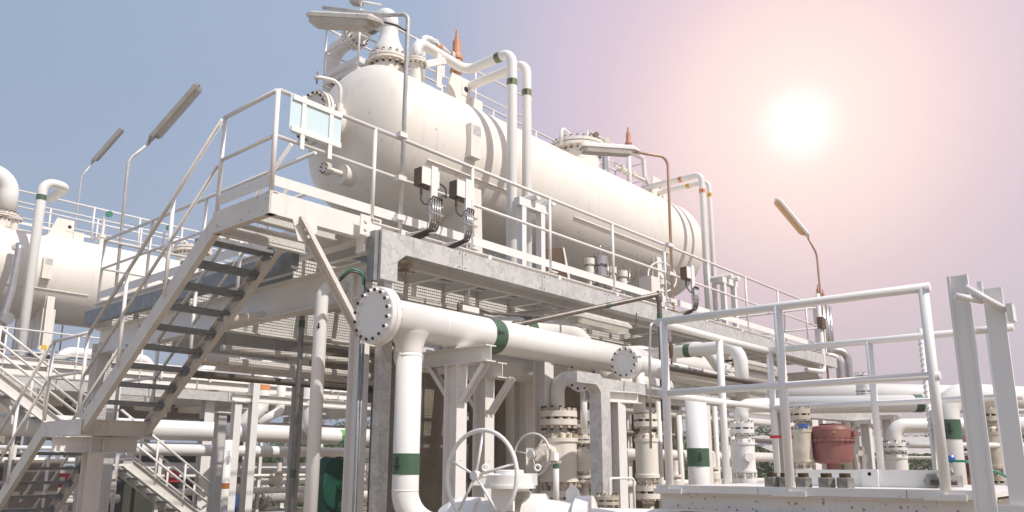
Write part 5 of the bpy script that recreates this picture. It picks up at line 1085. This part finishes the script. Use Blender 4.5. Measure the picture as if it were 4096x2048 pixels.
TR = [(735, 42, 1085, 0, 'bushy green tree seen between the slim columns and the threaded pipe'), (850, 38, 1035, 1, 'spreading green tree right of the white drop pipe'), (1275, 46, 1100, 2, 'green tree glimpsed right of the concrete pier'),
      (1720, 42, 1060, 0, 'green tree left of the green banded vertical pipe'), (1930, 34, 1042, 1, 'green tree behind the white ball valve and near railing'), (2095, 44, 1086, 2, 'green tree behind the red brown actuator'),
      (2245, 34, 1082, 0, 'round green tree right of the right hand ball valve'), (2330, 48, 1090, 1, 'green tree behind the near railing post and green banded pipe'), (2500, 30, 1084, 2, 'green tree between the two gate posts'), (2565, 34, 1078, 0, 'green tree at the right edge of the picture'),
      (640, 44, 1110, 2, 'low green tree behind the far left column'), (990, 50, 1090, 0, 'far green tree hidden behind the corner column')]
for px_, d_, yt_, k_, lb in sorted(TR, key=lambda q: q[3]):
    x_, y_ = polar(px_, d_); place_tree(x_, y_, (1.7+d_*(1172-yt_)/2003)/((6.3, 7.0, 5.0)[k_]*1.05), k_, lb)
mb = MB(); rnd = random.Random(5)
for i in range(9000):
    px_ = rnd.uniform(560, 2650); d_ = rnd.uniform(36, 60); x_, y_ = polar(px_, d_); h_ = rnd.random()**2*1.3
    p_ = Vector((x_, y_, GZ+h_)); u_ = Vector((rnd.gauss(0, 1), rnd.gauss(0, 1), rnd.gauss(0, .8))).normalized()*.35; v_ = u_.orthogonal().normalized()*.2
    mb.add([p_-u_*.5, p_-v_, p_+u_*.5, p_+v_], [(0, 1, 2, 3)])
tag(build(mb, 'undergrowth', 'leaf_dark'), 'low green undergrowth along the far edge of the plant', 'undergrowth', kind='stuff')
x_, y_ = polar(2265, 26)
t = thing('shed', 'open shed with a corrugated pale roof beyond the right ball valve', 'shed', (x_, y_, GZ))
mb = MB(); A = Vector((x_, y_, 0)); sd = Vector((.75, -.65, 0)); dp = Vector((.65, .75, 0))
for k in range(40):
    a_ = A - sd*4 + sd*.2*k; h_ = .04 if k % 2 else 0
    mb.add([a_+Vector((0, 0, .35+h_)), a_+sd*.2+Vector((0, 0, .35+.04-h_)), a_+sd*.2+dp*3+Vector((0, 0, .95+.04-h_)), a_+dp*3+Vector((0, 0, .95+h_))], [(0, 1, 2, 3)])
build(mb, 'roof', 'roofing', t); mb = MB()
for k in (-3.8, -1.3, 1.3, 3.8):
    for q in (.2, 2.8): c = A+sd*k+dp*q; mb.cyl((c.x, c.y, GZ), (c.x, c.y, .4+q*.18), .05, 8)
build(mb, 'posts', 'steel', t)
m = D.materials.new('added_haze'); m.use_nodes = True; t_ = m.node_tree; t_.nodes.clear()
o_ = t_.nodes.new('ShaderNodeOutputMaterial'); v_ = t_.nodes.new('ShaderNodeVolumePrincipled')
v_.inputs['Density'].default_value = .004; v_.inputs['Color'].default_value = (1, .95, .91, 1); v_.inputs['Anisotropy'].default_value = .3  # air volume added to imitate a lens veil and lift shadows
t_.links.new(v_.outputs[0], o_.inputs['Volume']); MATS['added_haze'] = m
hz = build(MB().box((-12, -12, GZ-1), (90, 90, 14)), 'added_haze', 'added_haze'); tag(hz, 'thin warm air volume added over the plant to lift the shadows', 'added_haze', kind='stuff')
bpy.context.view_layer.update()
